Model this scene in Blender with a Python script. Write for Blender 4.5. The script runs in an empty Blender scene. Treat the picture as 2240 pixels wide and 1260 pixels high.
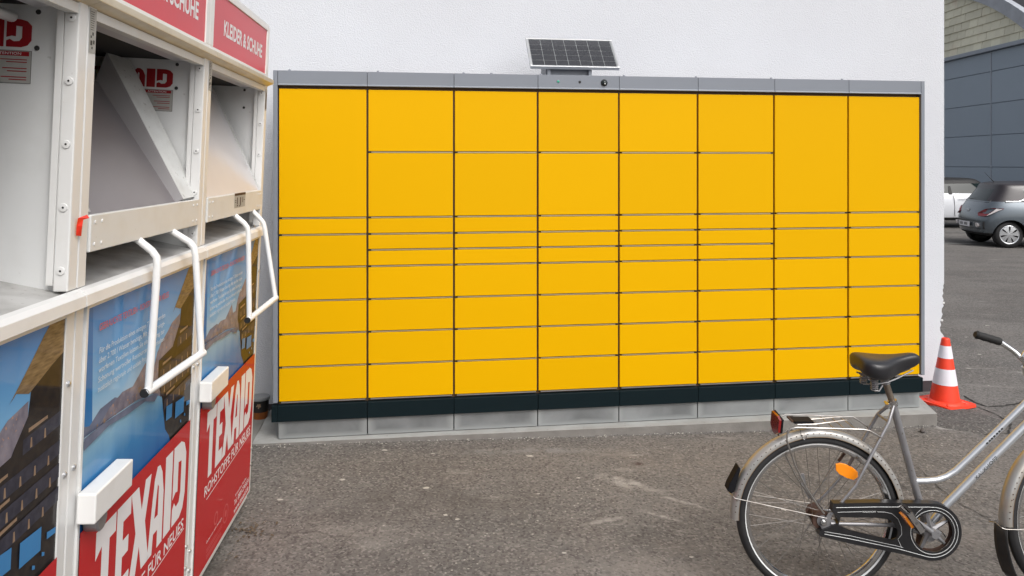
import bpy, bmesh, math, random
from mathutils import Vector, Matrix, geometry
from mathutils import noise as mnoise
random.seed(7)
R = math.radians
sc = bpy.context.scene
col = sc.collection

# ------------------------------------------------------------------ camera, world, sun, exposure
EYE = 1.65
cam = bpy.data.objects.new('camera', bpy.data.cameras.new('camera'))
col.objects.link(cam)
cam.location = (0, 0, EYE)
cam.rotation_euler = (R(90), 0, 0)
cam.data.lens = 36 * 1640 / 2240
cam.data.sensor_width = 36
cam.data.shift_y = -272 / 2240
cam.data.clip_start = .05
cam.data.clip_end = 2000
sc.camera = cam

SUN_EL, SUN_AZ = 48, 148          # azimuth measured from +Y clockwise: light comes from behind the viewer's right shoulder
world = bpy.data.worlds.new('World')
sc.world = world
world.use_nodes = True
nt = world.node_tree
bg = nt.nodes['Background']
sky = nt.nodes.new('ShaderNodeTexSky')
sky.sky_type = 'NISHITA'
sky.sun_disc = False
sky.sun_elevation = R(SUN_EL)
sky.sun_rotation = R(SUN_AZ)
sky.air_density = 1.0
sky.dust_density = 6.0
sky.ozone_density = 1.0
hs = nt.nodes.new('ShaderNodeHueSaturation')
hs.inputs['Saturation'].default_value = .30
nt.links.new(sky.outputs[0], hs.inputs['Color'])
nt.links.new(hs.outputs[0], bg.inputs[0])
bg.inputs[1].default_value = .15
sl = bpy.data.lights.new('sun', 'SUN')
sl.energy = .68
sl.angle = R(25)
sl.color = (1, .98, .96)
sun = bpy.data.objects.new('sun', sl)
col.objects.link(sun)
sun.location = (0, -5, 12)
az, el = R(SUN_AZ), R(SUN_EL)
sdir = Vector((math.sin(az) * math.cos(el), math.cos(az) * math.cos(el), math.sin(el)))
sun.rotation_euler = (-sdir).to_track_quat('-Z', 'Y').to_euler()
sc.view_settings.view_transform = 'Standard'
sc.view_settings.look = 'None'
sc.view_settings.gamma = 1
sc.view_settings.use_curve_mapping = False
sc.view_settings.exposure = 0.30

# ------------------------------------------------------------------ materials
MATS = {}
def mat(name, rgb, rough=.6, metal=0., coat=0., var=0., vscale=4., bump=0., bscale=200., rgb2=None, thr=None,
        spots=None, stretch=None, spec=.5, detail=6, coat_rough=.05, trans=0., vscale2=None):
    """principled material; rgb2 mixed in by a large noise (var = amount), fine relief by bump"""
    if name in MATS: return MATS[name]
    m = bpy.data.materials.new(name); m.use_nodes = True
    n = m.node_tree.nodes; l = m.node_tree.links
    b = n['Principled BSDF']
    b.inputs['Base Color'].default_value = (*rgb, 1)
    b.inputs['Roughness'].default_value = rough
    b.inputs['Metallic'].default_value = metal
    b.inputs['Coat Weight'].default_value = coat
    b.inputs['Coat Roughness'].default_value = coat_rough
    b.inputs['Specular IOR Level'].default_value = spec
    b.inputs['Transmission Weight'].default_value = trans
    tc = n.new('ShaderNodeTexCoord')
    vec = tc.outputs['Object']
    if stretch:
        mp = n.new('ShaderNodeMapping'); mp.inputs['Scale'].default_value = stretch
        l.new(vec, mp.inputs['Vector']); vec = mp.outputs[0]
    colr = None
    if var:
        no = n.new('ShaderNodeTexNoise'); no.inputs['Scale'].default_value = vscale
        no.inputs['Detail'].default_value = detail
        l.new(vec, no.inputs['Vector'])
        rp = n.new('ShaderNodeValToRGB')
        lo, hi = thr or (.35, .7)
        rp.color_ramp.elements[0].position = lo; rp.color_ramp.elements[1].position = hi
        l.new(no.outputs['Fac'], rp.inputs[0])
        mx = n.new('ShaderNodeMix'); mx.data_type = 'RGBA'
        mx.inputs['A'].default_value = (*rgb, 1)
        mx.inputs['B'].default_value = (*(rgb2 or tuple(c * .6 for c in rgb)), 1)
        mu = n.new('ShaderNodeMath'); mu.operation = 'MULTIPLY'; mu.inputs[1].default_value = var
        l.new(rp.outputs[0], mu.inputs[0]); l.new(mu.outputs[0], mx.inputs['Factor'])
        colr = mx.outputs['Result']
    if spots:                                     # (rgb, scale, lo, hi, amount)
        no = n.new('ShaderNodeTexNoise'); no.inputs['Scale'].default_value = spots[1]
        no.inputs['Detail'].default_value = 3
        l.new(vec, no.inputs['Vector'])
        rp = n.new('ShaderNodeMapRange')
        rp.inputs['From Min'].default_value = spots[2]; rp.inputs['From Max'].default_value = spots[3]
        rp.inputs['To Max'].default_value = spots[4]
        l.new(no.outputs['Fac'], rp.inputs[0])
        mx = n.new('ShaderNodeMix'); mx.data_type = 'RGBA'
        if colr: l.new(colr, mx.inputs['A'])
        else: mx.inputs['A'].default_value = (*rgb, 1)
        mx.inputs['B'].default_value = (*spots[0], 1)
        l.new(rp.outputs[0], mx.inputs['Factor'])
        colr = mx.outputs['Result']
    if colr: l.new(colr, b.inputs['Base Color'])
    if bump:
        no = n.new('ShaderNodeTexNoise'); no.inputs['Scale'].default_value = bscale
        no.inputs['Detail'].default_value = 4
        l.new(tc.outputs['Object'], no.inputs['Vector'])
        bp = n.new('ShaderNodeBump'); bp.inputs['Strength'].default_value = 1
        bp.inputs['Distance'].default_value = bump
        l.new(no.outputs['Fac'], bp.inputs['Height']); l.new(bp.outputs[0], b.inputs['Normal'])
    MATS[name] = m
    return m

def stucco():
    m = mat('stucco', (.625, .645, .685), .95, var=.5, vscale=1.0, rgb2=(.56, .57, .605), spec=.2)
    n = m.node_tree.nodes; l = m.node_tree.links; b = n['Principled BSDF']
    tc = n.new('ShaderNodeTexCoord')
    a = n.new('ShaderNodeTexNoise'); a.inputs['Scale'].default_value = 105; a.inputs['Detail'].default_value = 5
    a.inputs['Roughness'].default_value = .6
    v = n.new('ShaderNodeTexVoronoi'); v.inputs['Scale'].default_value = 130
    l.new(tc.outputs['Object'], a.inputs['Vector']); l.new(tc.outputs['Object'], v.inputs['Vector'])
    ad = n.new('ShaderNodeMath'); ad.operation = 'ADD'
    l.new(a.outputs['Fac'], ad.inputs[0]); l.new(v.outputs['Distance'], ad.inputs[1])
    bp = n.new('ShaderNodeBump'); bp.inputs['Strength'].default_value = .6; bp.inputs['Distance'].default_value = .0035
    l.new(ad.outputs[0], bp.inputs['Height']); l.new(bp.outputs[0], b.inputs['Normal'])
    # faint splash dirt with its own shape low on the wall
    return m

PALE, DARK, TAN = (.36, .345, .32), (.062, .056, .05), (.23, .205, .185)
STAINS = [(.50, 4.075, .70, 3.95, .06, PALE, .75), (.79, 3.845, .985, 3.71, .018, PALE, .8), (.65, 3.69, .80, 3.60, .018, PALE, .8), (.65, 4.372, .84, 4.39, .015, PALE, .6),
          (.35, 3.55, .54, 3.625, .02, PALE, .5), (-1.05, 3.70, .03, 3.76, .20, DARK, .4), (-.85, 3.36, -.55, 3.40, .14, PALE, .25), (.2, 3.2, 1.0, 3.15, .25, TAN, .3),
          (.45, 4.35, 1.3, 4.25, .18, TAN, .3), (.696, 4.262, .72, 4.25, .030, (.05, .03, .025), .8), (.40, 3.62, .47, 3.66, .02, DARK, .7), (2.82, 4.93, 3.06, 4.98, .07, (.50, .49, .47), .8),
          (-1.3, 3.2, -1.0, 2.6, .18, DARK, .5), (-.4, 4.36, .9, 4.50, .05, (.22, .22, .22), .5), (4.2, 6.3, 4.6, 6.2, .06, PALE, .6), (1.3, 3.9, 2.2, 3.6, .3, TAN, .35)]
def asphalt(name='asphalt', base=(.138, .131, .124), fresh=False):
    m = bpy.data.materials.new(name); m.use_nodes = True
    n = m.node_tree.nodes; l = m.node_tree.links; b = n['Principled BSDF']
    b.inputs['Roughness'].default_value = .9; b.inputs['Specular IOR Level'].default_value = .25
    tc = n.new('ShaderNodeTexCoord'); O = tc.outputs['Object']
    def noise(s, d=5, r=.55, dist=0., vec=O):
        q = n.new('ShaderNodeTexNoise'); q.inputs['Scale'].default_value = s; q.inputs['Detail'].default_value = d
        q.inputs['Roughness'].default_value = r; q.inputs['Distortion'].default_value = dist
        l.new(vec, q.inputs['Vector']); return q.outputs['Fac']
    def ramp(f, a, c, t0=0., t1=1.):
        q = n.new('ShaderNodeMapRange'); q.inputs['From Min'].default_value = a; q.inputs['From Max'].default_value = c
        q.inputs['To Min'].default_value = t0; q.inputs['To Max'].default_value = t1
        l.new(f, q.inputs[0]); return q.outputs[0]
    def mix(f, A, B):
        q = n.new('ShaderNodeMix'); q.data_type = 'RGBA'
        l.new(f, q.inputs['Factor'])
        for k, v in (('A', A), ('B', B)):
            if isinstance(v, tuple): q.inputs[k].default_value = (*v, 1)
            else: l.new(v, q.inputs[k])
        return q.outputs['Result']
    dark = tuple(c * .74 for c in base); light = tuple(c * 1.20 for c in base)
    mp = n.new('ShaderNodeMapping'); mp.inputs['Scale'].default_value = (.8, 1.5, 1); mp.inputs['Rotation'].default_value = (0, 0, .25)
    l.new(O, mp.inputs['Vector'])
    c = mix(ramp(noise(.9, 6, .6, .4, mp.outputs[0]), .36, .66), dark, light)
    c = mix(ramp(noise(3.3, 5, .6), .40, .75, 0, .5), c, (base[0] * 1.25, base[1] * 1.17, base[2] * 1.13))
    # aggregate grain: two scales of stones
    vo = n.new('ShaderNodeTexVoronoi'); vo.inputs['Scale'].default_value = 95; l.new(O, vo.inputs['Vector'])
    sep = n.new('ShaderNodeSeparateColor'); l.new(vo.outputs['Color'], sep.inputs[0])
    c = mix(ramp(sep.outputs[0], .62, .95, 0, .70), c, (.235, .22, .205))
    c = mix(ramp(sep.outputs[1], .60, .95, 0, .62), c, (.045, .04, .038))
    vo2 = n.new('ShaderNodeTexVoronoi'); vo2.inputs['Scale'].default_value = 38; l.new(O, vo2.inputs['Vector'])
    sep2 = n.new('ShaderNodeSeparateColor'); l.new(vo2.outputs['Color'], sep2.inputs[0])
    near = ramp(vo2.outputs['Distance'], .25, .12)
    pick = ramp(sep2.outputs[2], .93, .94)
    mu = n.new('ShaderNodeMath'); mu.operation = 'MULTIPLY'; l.new(near, mu.inputs[0]); l.new(pick, mu.inputs[1])
    c = mix(ramp(mu.outputs[0], 0, 1, 0, .7), c, (.42, .40, .36))
    # pale worn scuffs, stretched along driving directions
    mp2 = n.new('ShaderNodeMapping'); mp2.inputs['Scale'].default_value = (1.2, 4.5, 1); mp2.inputs['Rotation'].default_value = (0, 0, -.35)
    l.new(O, mp2.inputs['Vector'])
    c = mix(ramp(noise(1.7, 8, .65, .3, mp2.outputs[0]), .60, .76, 0, .7), c, (.30, .285, .265))
    # stains and rubbed marks at fixed places: (x0, y0, x1, y1, radius, colour, strength)
    if not fresh:
        for x0, y0, x1, y1, r_, cc_, st in STAINS:
            v1 = n.new('ShaderNodeVectorMath'); v1.operation = 'SUBTRACT'; l.new(O, v1.inputs[0]); v1.inputs[1].default_value = ((x0 + x1) / 2, (y0 + y1) / 2, 0)
            rot = n.new('ShaderNodeVectorRotate'); rot.rotation_type = 'Z_AXIS'; l.new(v1.outputs[0], rot.inputs['Vector']); rot.inputs['Angle'].default_value = -math.atan2(y1 - y0, x1 - x0)
            sc_ = n.new('ShaderNodeVectorMath'); sc_.operation = 'MULTIPLY'; l.new(rot.outputs[0], sc_.inputs[0]); sc_.inputs[1].default_value = (1 / (math.hypot(x1 - x0, y1 - y0) / 2 + r_), 1 / r_, 0)
            ln = n.new('ShaderNodeVectorMath'); ln.operation = 'LENGTH'; l.new(sc_.outputs[0], ln.inputs[0])
            fall = ramp(ln.outputs['Value'], 1.15, .15)
            nn = ramp(noise(14 if r_ < .12 else 5, 6, .65), .42, .62)
            mm = n.new('ShaderNodeMath'); mm.operation = 'MULTIPLY'; l.new(fall, mm.inputs[0]); l.new(nn, mm.inputs[1])
            c = mix(ramp(mm.outputs[0], 0, .6, 0, st), c, cc_)
    # hairline cracks
    vc = n.new('ShaderNodeTexVoronoi'); vc.feature = 'DISTANCE_TO_EDGE'; vc.inputs['Scale'].default_value = .45
    wob = n.new('ShaderNodeVectorMath'); wob.operation = 'MULTIPLY_ADD'
    nz = n.new('ShaderNodeTexNoise'); nz.inputs['Scale'].default_value = 2.5; nz.inputs['Detail'].default_value = 5
    l.new(O, nz.inputs['Vector']); l.new(nz.outputs['Color'], wob.inputs[0]); wob.inputs[1].default_value = (.5, .5, 0); l.new(O, wob.inputs[2])
    l.new(wob.outputs[0], vc.inputs['Vector'])
    crack = ramp(vc.outputs['Distance'], .0016, .0004)
    c = mix(ramp(crack, 0, 1, 0, .45), c, (.05, .045, .04))
    l.new(c, b.inputs['Base Color'])
    h = n.new('ShaderNodeMath'); h.operation = 'ADD'
    l.new(noise(150, 3), h.inputs[0]); l.new(ramp(vo.outputs['Distance'], 0, .8, .6, 0), h.inputs[1])
    bp = n.new('ShaderNodeBump'); bp.inputs['Distance'].default_value = .0035 if not fresh else .008
    bp.inputs['Strength'].default_value = .8
    l.new(h.outputs[0], bp.inputs['Height']); l.new(bp.outputs[0], b.inputs['Normal'])
    return m

def galvanised():
    m = bpy.data.materials.new('galvanised'); m.use_nodes = True
    n = m.node_tree.nodes; l = m.node_tree.links; b = n['Principled BSDF']
    b.inputs['Metallic'].default_value = .35; b.inputs['Roughness'].default_value = .45
    tc = n.new('ShaderNodeTexCoord')
    mp = n.new('ShaderNodeMapping'); mp.inputs['Scale'].default_value = (1, 1, 1); l.new(tc.outputs['Object'], mp.inputs['Vector'])
    oi = n.new('ShaderNodeObjectInfo')
    ad = n.new('ShaderNodeVectorMath'); ad.operation = 'ADD'
    l.new(mp.outputs[0], ad.inputs[0]); l.new(oi.outputs['Location'], ad.inputs[1])
    no = n.new('ShaderNodeTexNoise'); no.inputs['Scale'].default_value = 3.2; no.inputs['Detail'].default_value = 5; no.inputs['Distortion'].default_value = .3
    l.new(ad.outputs[0], no.inputs['Vector'])
    rp = n.new('ShaderNodeValToRGB')
    rp.color_ramp.elements[0].position = .35; rp.color_ramp.elements[0].color = (.18, .19, .195, 1)
    rp.color_ramp.elements[1].position = .62; rp.color_ramp.elements[1].color = (.29, .305, .31, 1)
    l.new(no.outputs['Fac'], rp.inputs[0])
    sp = n.new('ShaderNodeSeparateXYZ'); l.new(tc.outputs['Object'], sp.inputs[0])
    def M2(op, a, b_):
        q = n.new('ShaderNodeMath'); q.operation = op
        for i_, v_ in enumerate((a, b_)):
            if isinstance(v_, (int, float)): q.inputs[i_].default_value = v_
            else: l.new(v_, q.inputs[i_])
        return q.outputs[0]
    ex = M2('MINIMUM', sp.outputs[0], M2('SUBTRACT', .525, sp.outputs[0])); ez = M2('MINIMUM', sp.outputs[2], M2('ADD', M2('SUBTRACT', .107, sp.outputs[2]), .02))
    ed = M2('ADD', M2('MINIMUM', M2('MULTIPLY', ex, .6), ez), M2('MULTIPLY', M2('SUBTRACT', no.outputs['Fac'], .5), .06))
    mr_ = n.new('ShaderNodeMapRange'); mr_.inputs['From Min'].default_value = .004; mr_.inputs['From Max'].default_value = .028; mr_.inputs['To Min'].default_value = .5; mr_.inputs['To Max'].default_value = 0
    l.new(ed, mr_.inputs[0])
    mz = n.new('ShaderNodeMix'); mz.data_type = 'RGBA'; l.new(mr_.outputs[0], mz.inputs['Factor']); l.new(rp.outputs[0], mz.inputs['A']); mz.inputs['B'].default_value = (.42, .44, .44, 1)
    l.new(mz.outputs['Result'], b.inputs['Base Color'])
    r2 = n.new('ShaderNodeMapRange'); r2.inputs['To Min'].default_value = .35; r2.inputs['To Max'].default_value = .6
    l.new(no.outputs['Fac'], r2.inputs[0]); l.new(r2.outputs[0], b.inputs['Roughness'])
    MATS['galvanised'] = m
    return m

M = lambda k: MATS[k]
def vary_value(name, amount):
    m = MATS[name]; n = m.node_tree.nodes; l = m.node_tree.links; b = n['Principled BSDF']
    src = b.inputs['Base Color'].links[0].from_socket if b.inputs['Base Color'].links else None
    oi = n.new('ShaderNodeObjectInfo'); mr = n.new('ShaderNodeMapRange'); mr.inputs['To Min'].default_value = 1 - amount; mr.inputs['To Max'].default_value = 1 + amount
    hs = n.new('ShaderNodeHueSaturation'); l.new(oi.outputs['Random'], mr.inputs[0]); l.new(mr.outputs[0], hs.inputs['Value'])
    if src: l.new(src, hs.inputs['Color'])
    else: hs.inputs['Color'].default_value = b.inputs['Base Color'].default_value
    l.new(hs.outputs[0], b.inputs['Base Color'])
mat('yellow', (.71, .385, .0), .42, coat=.0, var=.14, vscale=.9, rgb2=(.63, .33, .0), spec=.08)
mat('locker_grey', (.205, .225, .26), .45, var=.15, vscale=3)
mat('locker_dark', (.006, .013, .016), .5, var=.2, vscale=3, spec=.1)
mat('black', (.008, .008, .009), .6)
mat('seam', (.075, .04, .015), .6)
mat('steel_lip', (.56, .47, .30), .35, metal=.6)
galvanised()
vary_value('yellow', .022)
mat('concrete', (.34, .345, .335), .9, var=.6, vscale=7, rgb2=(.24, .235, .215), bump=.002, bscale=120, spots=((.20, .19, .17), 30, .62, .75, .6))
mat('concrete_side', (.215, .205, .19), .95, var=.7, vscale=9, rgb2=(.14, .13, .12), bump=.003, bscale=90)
mat('concrete_old', (.22, .215, .20), .9, var=.6, vscale=6, rgb2=(.14, .135, .12), bump=.002, bscale=120)
mat('white_panel', (.70, .715, .72), .30, coat=.25, coat_rough=.12, var=.35, vscale=9, rgb2=(.52, .52, .50), thr=(.5, .8), spots=((.30, .29, .26), 45, .70, .80, .5))
mat('white_frame', (.73, .735, .73), .34, coat=.3, coat_rough=.08, var=.3, vscale=12, rgb2=(.55, .53, .48), thr=(.5, .8), spots=((.22, .19, .15), 60, .72, .80, .6))
mat('cream', (.68, .69, .68), .40, coat=.18, coat_rough=.08, var=.4, vscale=10, rgb2=(.56, .53, .46), thr=(.45, .8), spots=((.18, .14, .09), 55, .70, .80, .5))
mat('ledge_beige', (.56, .50, .37), .35, coat=.3, coat_rough=.1, var=.4, vscale=14, rgb2=(.36, .27, .13), thr=(.45, .8))
mat('white_dirty', (.50, .50, .49), .5, var=.8, vscale=9, rgb2=(.22, .21, .20), thr=(.36, .66), detail=9, spots=((.12, .11, .10), 70, .66, .78, .7))
mat('chute_dark', (.19, .172, .18), .38, coat=.2, coat_rough=.2, var=.4, vscale=5, rgb2=(.17, .155, .16))
mat('chute_light', (.60, .59, .61), .3, coat=.3, coat_rough=.15, var=.3, vscale=5, rgb2=(.48, .47, .49))
mat('chute_strip_shade', (.36, .35, .36), .4, var=.4, vscale=8, rgb2=(.28, .27, .28))  # darker than the cheek: the strip's shade is put into its colour
mat('chute_cheek', (.62, .63, .62), .4, var=.6, vscale=14, rgb2=(.40, .39, .36), thr=(.45, .8), spots=((.20, .19, .16), 60, .64, .76, .7))
mat('interior_shade', (.012, .012, .012), .9)  # near-black painted in for the unlit inside of the containers
mat('handle_white', (.80, .80, .79), .3, coat=.3, coat_rough=.08, var=.3, vscale=18, rgb2=(.6, .59, .55), thr=(.5, .8))
mat('sign_red', (.62, .03, .05), .4, spec=.2, coat=.3, coat_rough=.05, var=.3, vscale=2, rgb2=(.46, .06, .08))
mat('poster_red', (.50, .018, .022), .5, spec=.05, coat=.40, coat_rough=.03, var=.25, vscale=3, rgb2=(.40, .02, .022))
mat('print_white', (.78, .77, .79), .5, spec=.05, coat=.38, coat_rough=.03)
mat('print_pale', (.55, .66, .74), .5, spec=.05, coat=.38, coat_rough=.03)
mat('print_faint', (.56, .09, .09), .5, spec=.05, coat=.38, coat_rough=.03)
mat('print_title', (.55, .10, .12), .5, spec=.05, coat=.38, coat_rough=.03)
mat('print_mountain', (.25, .225, .265), .5, spec=.05, coat=.38, coat_rough=.03, var=.9, vscale=30, rgb2=(.13, .12, .16), spots=((.50, .27, .16), 80, .62, .70, .8), detail=8)
mat('print_hill', (.16, .18, .26), .5, spec=.05, coat=.38, coat_rough=.03, var=.8, vscale=18, rgb2=(.09, .11, .17), detail=8)
mat('print_wood', (.030, .024, .022), .5, spec=.05, coat=.38, coat_rough=.03, var=.8, vscale=35, rgb2=(.012, .012, .016), detail=8)
mat('print_balcony', (.045, .045, .065), .5, spec=.05, coat=.38, coat_rough=.03, var=.8, vscale=40, rgb2=(.02, .022, .035))
mat('print_band', (.03, .17, .42), .5, spec=.05, coat=.40, coat_rough=.03)
mat('print_thatch', (.26, .18, .10), .5, spec=.05, coat=.38, coat_rough=.03, var=.9, vscale=25, stretch=(1, 1, 6), rgb2=(.09, .06, .04), detail=8)
mat('print_lit', (.30, .21, .14), .5, spec=.05, coat=.38, coat_rough=.03, var=.6, vscale=60, rgb2=(.2, .12, .08))
mat('print_blue', (.05, .22, .48), .5, spec=.05, coat=.38, coat_rough=.03, var=.3, vscale=10, rgb2=(.03, .14, .34))
mat('label_grey', (.38, .38, .36), .5, var=.3, vscale=60, rgb2=(.28, .28, .27))
mat('ink', (.03, .03, .03), .6)
mat('logo_red', (.30, .008, .015), .4, coat=.3)
mat('tape_red', (.75, .035, .015), .35)
mat('rubber', (.018, .018, .02), .8, var=.5, vscale=12, rgb2=(.05, .047, .043), bump=.001, bscale=60)
mat('tyre_wall', (.014, .014, .016), .7, var=.5, vscale=16, rgb2=(.03, .029, .028))
mat('reflex_white', (.62, .64, .64), .4)
mat('chrome', (.62, .62, .62), .22, metal=1, var=.6, vscale=25, rgb2=(.30, .20, .13), thr=(.52, .74), detail=8)
mat('chrome_clean', (.66, .67, .68), .2, metal=1)
mat('rusty', (.10, .055, .04), .7, metal=.3, var=.8, vscale=40, rgb2=(.04, .025, .02))
mat('frame_silver', (.56, .585, .62), .30, metal=.7, coat=.5, coat_rough=.1, var=.4, vscale=20, rgb2=(.48, .48, .49), thr=(.5, .8), spots=((.10, .08, .07), 90, .70, .76, .7))
mat('frame_dull', (.30, .30, .315), .42, metal=.6, var=.5, vscale=16, rgb2=(.20, .19, .19), spots=((.09, .07, .06), 80, .66, .74, .7))
mat('fender_metal', (.43, .425, .41), .34, metal=.6, var=.7, vscale=14, rgb2=(.42, .36, .29), thr=(.45, .75), detail=8, spots=((.10, .05, .03), 70, .68, .76, .8))
mat('post_brown', (.20, .165, .13), .5, metal=.6, var=.6, vscale=60, rgb2=(.09, .07, .055))
mat('stay_steel', (.42, .41, .40), .32, metal=.9, var=.6, vscale=30, rgb2=(.22, .18, .15))
mat('spoke_steel', (.16, .15, .14), .45, metal=.6)
mat('plastic_black', (.010, .010, .012), .6, spec=.12)
mat('fender_rim', (.40, .30, .20), .35, metal=.7, var=.7, vscale=20, rgb2=(.20, .12, .07))
mat('case_black', (.010, .010, .012), .35, coat=.12, coat_rough=.2, var=.3, vscale=20, rgb2=(.035, .035, .035))
mat('saddle_black', (.012, .012, .014), .38, coat=.15, coat_rough=.3, bump=.0006, bscale=350, var=.4, vscale=10, rgb2=(.025, .025, .03))
mat('grip_black', (.010, .010, .010), .7)
mat('reflector_red', (.20, .006, .006), .18, coat=.8)
mat('reflector_orange', (.95, .28, .004), .22, coat=.8, bump=.0008, bscale=600)
mat('cone_red', (.85, .055, .02), .42, var=.35, vscale=14, rgb2=(.70, .05, .02), spots=((.30, .06, .04), 50, .68, .78, .5))
mat('cone_white', (.78, .76, .82), .35, var=.3, vscale=16, rgb2=(.66, .63, .70))
mat('plinth_dark', (.055, .045, .05), .9, var=.5, vscale=8, bump=.002, bscale=150)
mat('render_core', (.36, .33, .30), .95, var=.9, vscale=40, rgb2=(.12, .10, .09), bump=.006, bscale=70)
mat('panel_cell', (.030, .032, .038), .22, coat=.5, var=.3, vscale=60, rgb2=(.045, .045, .05))
mat('panel_back', (.40, .42, .43), .4)
mat('alu', (.66, .67, .68), .3, metal=.9, var=.2, vscale=30)
mat('pot_black', (.015, .014, .014), .4)
mat('pot_lid', (.24, .25, .26), .35)
mat('pot_amber', (.26, .08, .012), .35, var=.6, vscale=30, rgb2=(.10, .03, .01))
mat('hall_panel', (.31, .375, .45), .5, var=.2, vscale=.6, rgb2=(.245, .30, .365))
mat('hall_ledge', (.30, .34, .40), .45)
mat('shingle', (.78, .76, .61), .85, var=.7, vscale=1.3, rgb2=(.66, .64, .52), bump=.004, bscale=40, spots=((.52, .38, .30), 1.1, .60, .75, .5), stretch=(1, 1, .5))
mat('fascia', (.42, .45, .50), .6, var=.5, vscale=3, rgb2=(.26, .27, .30))
mat('dark_roofing', (.012, .013, .018), .8, var=.5, vscale=2, rgb2=(.022, .022, .03))
mat('car_grey', (.12, .145, .17), .25, metal=.55, coat=1., coat_rough=.03)
mat('car_white', (.62, .64, .68), .3, coat=.8, coat_rough=.03)
mat('car_glass', (.012, .02, .02), .05, coat=.0, spec=.5)
mat('car_roof', (.018, .014, .018), .35, coat=.25, coat_rough=.1)
mat('car_black', (.01, .01, .011), .6)
mat('lamp_red', (.16, .012, .018), .12, coat=.8)
mat('lamp_clear', (.62, .58, .58), .12, coat=.8)
mat('wheel_silver', (.60, .62, .65), .25, metal=.8)
mat('road_paint', (.26, .26, .25), .8, var=.8, vscale=6, rgb2=(.15, .145, .135))
mat('leaf_dry', (.10, .075, .05), .8, var=.5, vscale=60)
mat('stone', (.10, .09, .085), .9, var=.5, vscale=80)
mat('pale_stone', (.42, .40, .36), .85, var=.5, vscale=80)
vary_value('shingle', .09); vary_value('hall_panel', .03)
stucco()
MATS['asphalt'] = asphalt()
MATS['asphalt_patch'] = asphalt('asphalt_patch', (.105, .10, .095), True)

def gradient(name, stops, z0, z1, nscale=6, namt=.1, stretch=(1, 1, 1), coat=.45):
    """flat print whose ink fades with height on the sheet (sheet coordinates, so it moves with the poster)"""
    m = bpy.data.materials.new(name); m.use_nodes = True
    n = m.node_tree.nodes; l = m.node_tree.links; b = n['Principled BSDF']
    b.inputs['Roughness'].default_value = .5; b.inputs['Specular IOR Level'].default_value = .05; b.inputs['Coat Weight'].default_value = coat * .9; b.inputs['Coat Roughness'].default_value = .035
    tc = n.new('ShaderNodeTexCoord'); sp = n.new('ShaderNodeSeparateXYZ'); l.new(tc.outputs['Object'], sp.inputs[0])
    mp = n.new('ShaderNodeMapping'); mp.inputs['Scale'].default_value = stretch; l.new(tc.outputs['Object'], mp.inputs[0])
    no = n.new('ShaderNodeTexNoise'); no.inputs['Scale'].default_value = nscale; no.inputs['Detail'].default_value = 5; l.new(mp.outputs[0], no.inputs['Vector'])
    mr = n.new('ShaderNodeMapRange'); mr.inputs['From Min'].default_value = z0; mr.inputs['From Max'].default_value = z1; l.new(sp.outputs[2], mr.inputs[0])
    ma = n.new('ShaderNodeMath'); ma.operation = 'MULTIPLY_ADD'; l.new(no.outputs['Fac'], ma.inputs[0]); ma.inputs[1].default_value = namt * 2
    ad = n.new('ShaderNodeMath'); ad.operation = 'SUBTRACT'; l.new(mr.outputs[0], ad.inputs[0]); ad.inputs[1].default_value = namt
    l.new(ad.outputs[0], ma.inputs[2])
    rp = n.new('ShaderNodeValToRGB'); cr = rp.color_ramp
    while len(cr.elements) < len(stops): cr.elements.new(.5)
    for e, (p, c) in zip(cr.elements, stops): e.position = p; e.color = (*c, 1)
    l.new(ma.outputs[0], rp.inputs[0]); l.new(rp.outputs[0], b.inputs['Base Color'])
    MATS[name] = m
gradient('print_sky', [(0, (.42, .56, .66)), (.35, (.19, .42, .66)), (1, (.04, .20, .50))], .95, 1.30, 4, .08)
gradient('print_lake', [(0, (.012, .10, .34)), (.45, (.035, .20, .46)), (.8, (.22, .42, .58)), (1, (.12, .13, .20))], .70, .97, 5, .14, (1, 3, .6))

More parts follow.
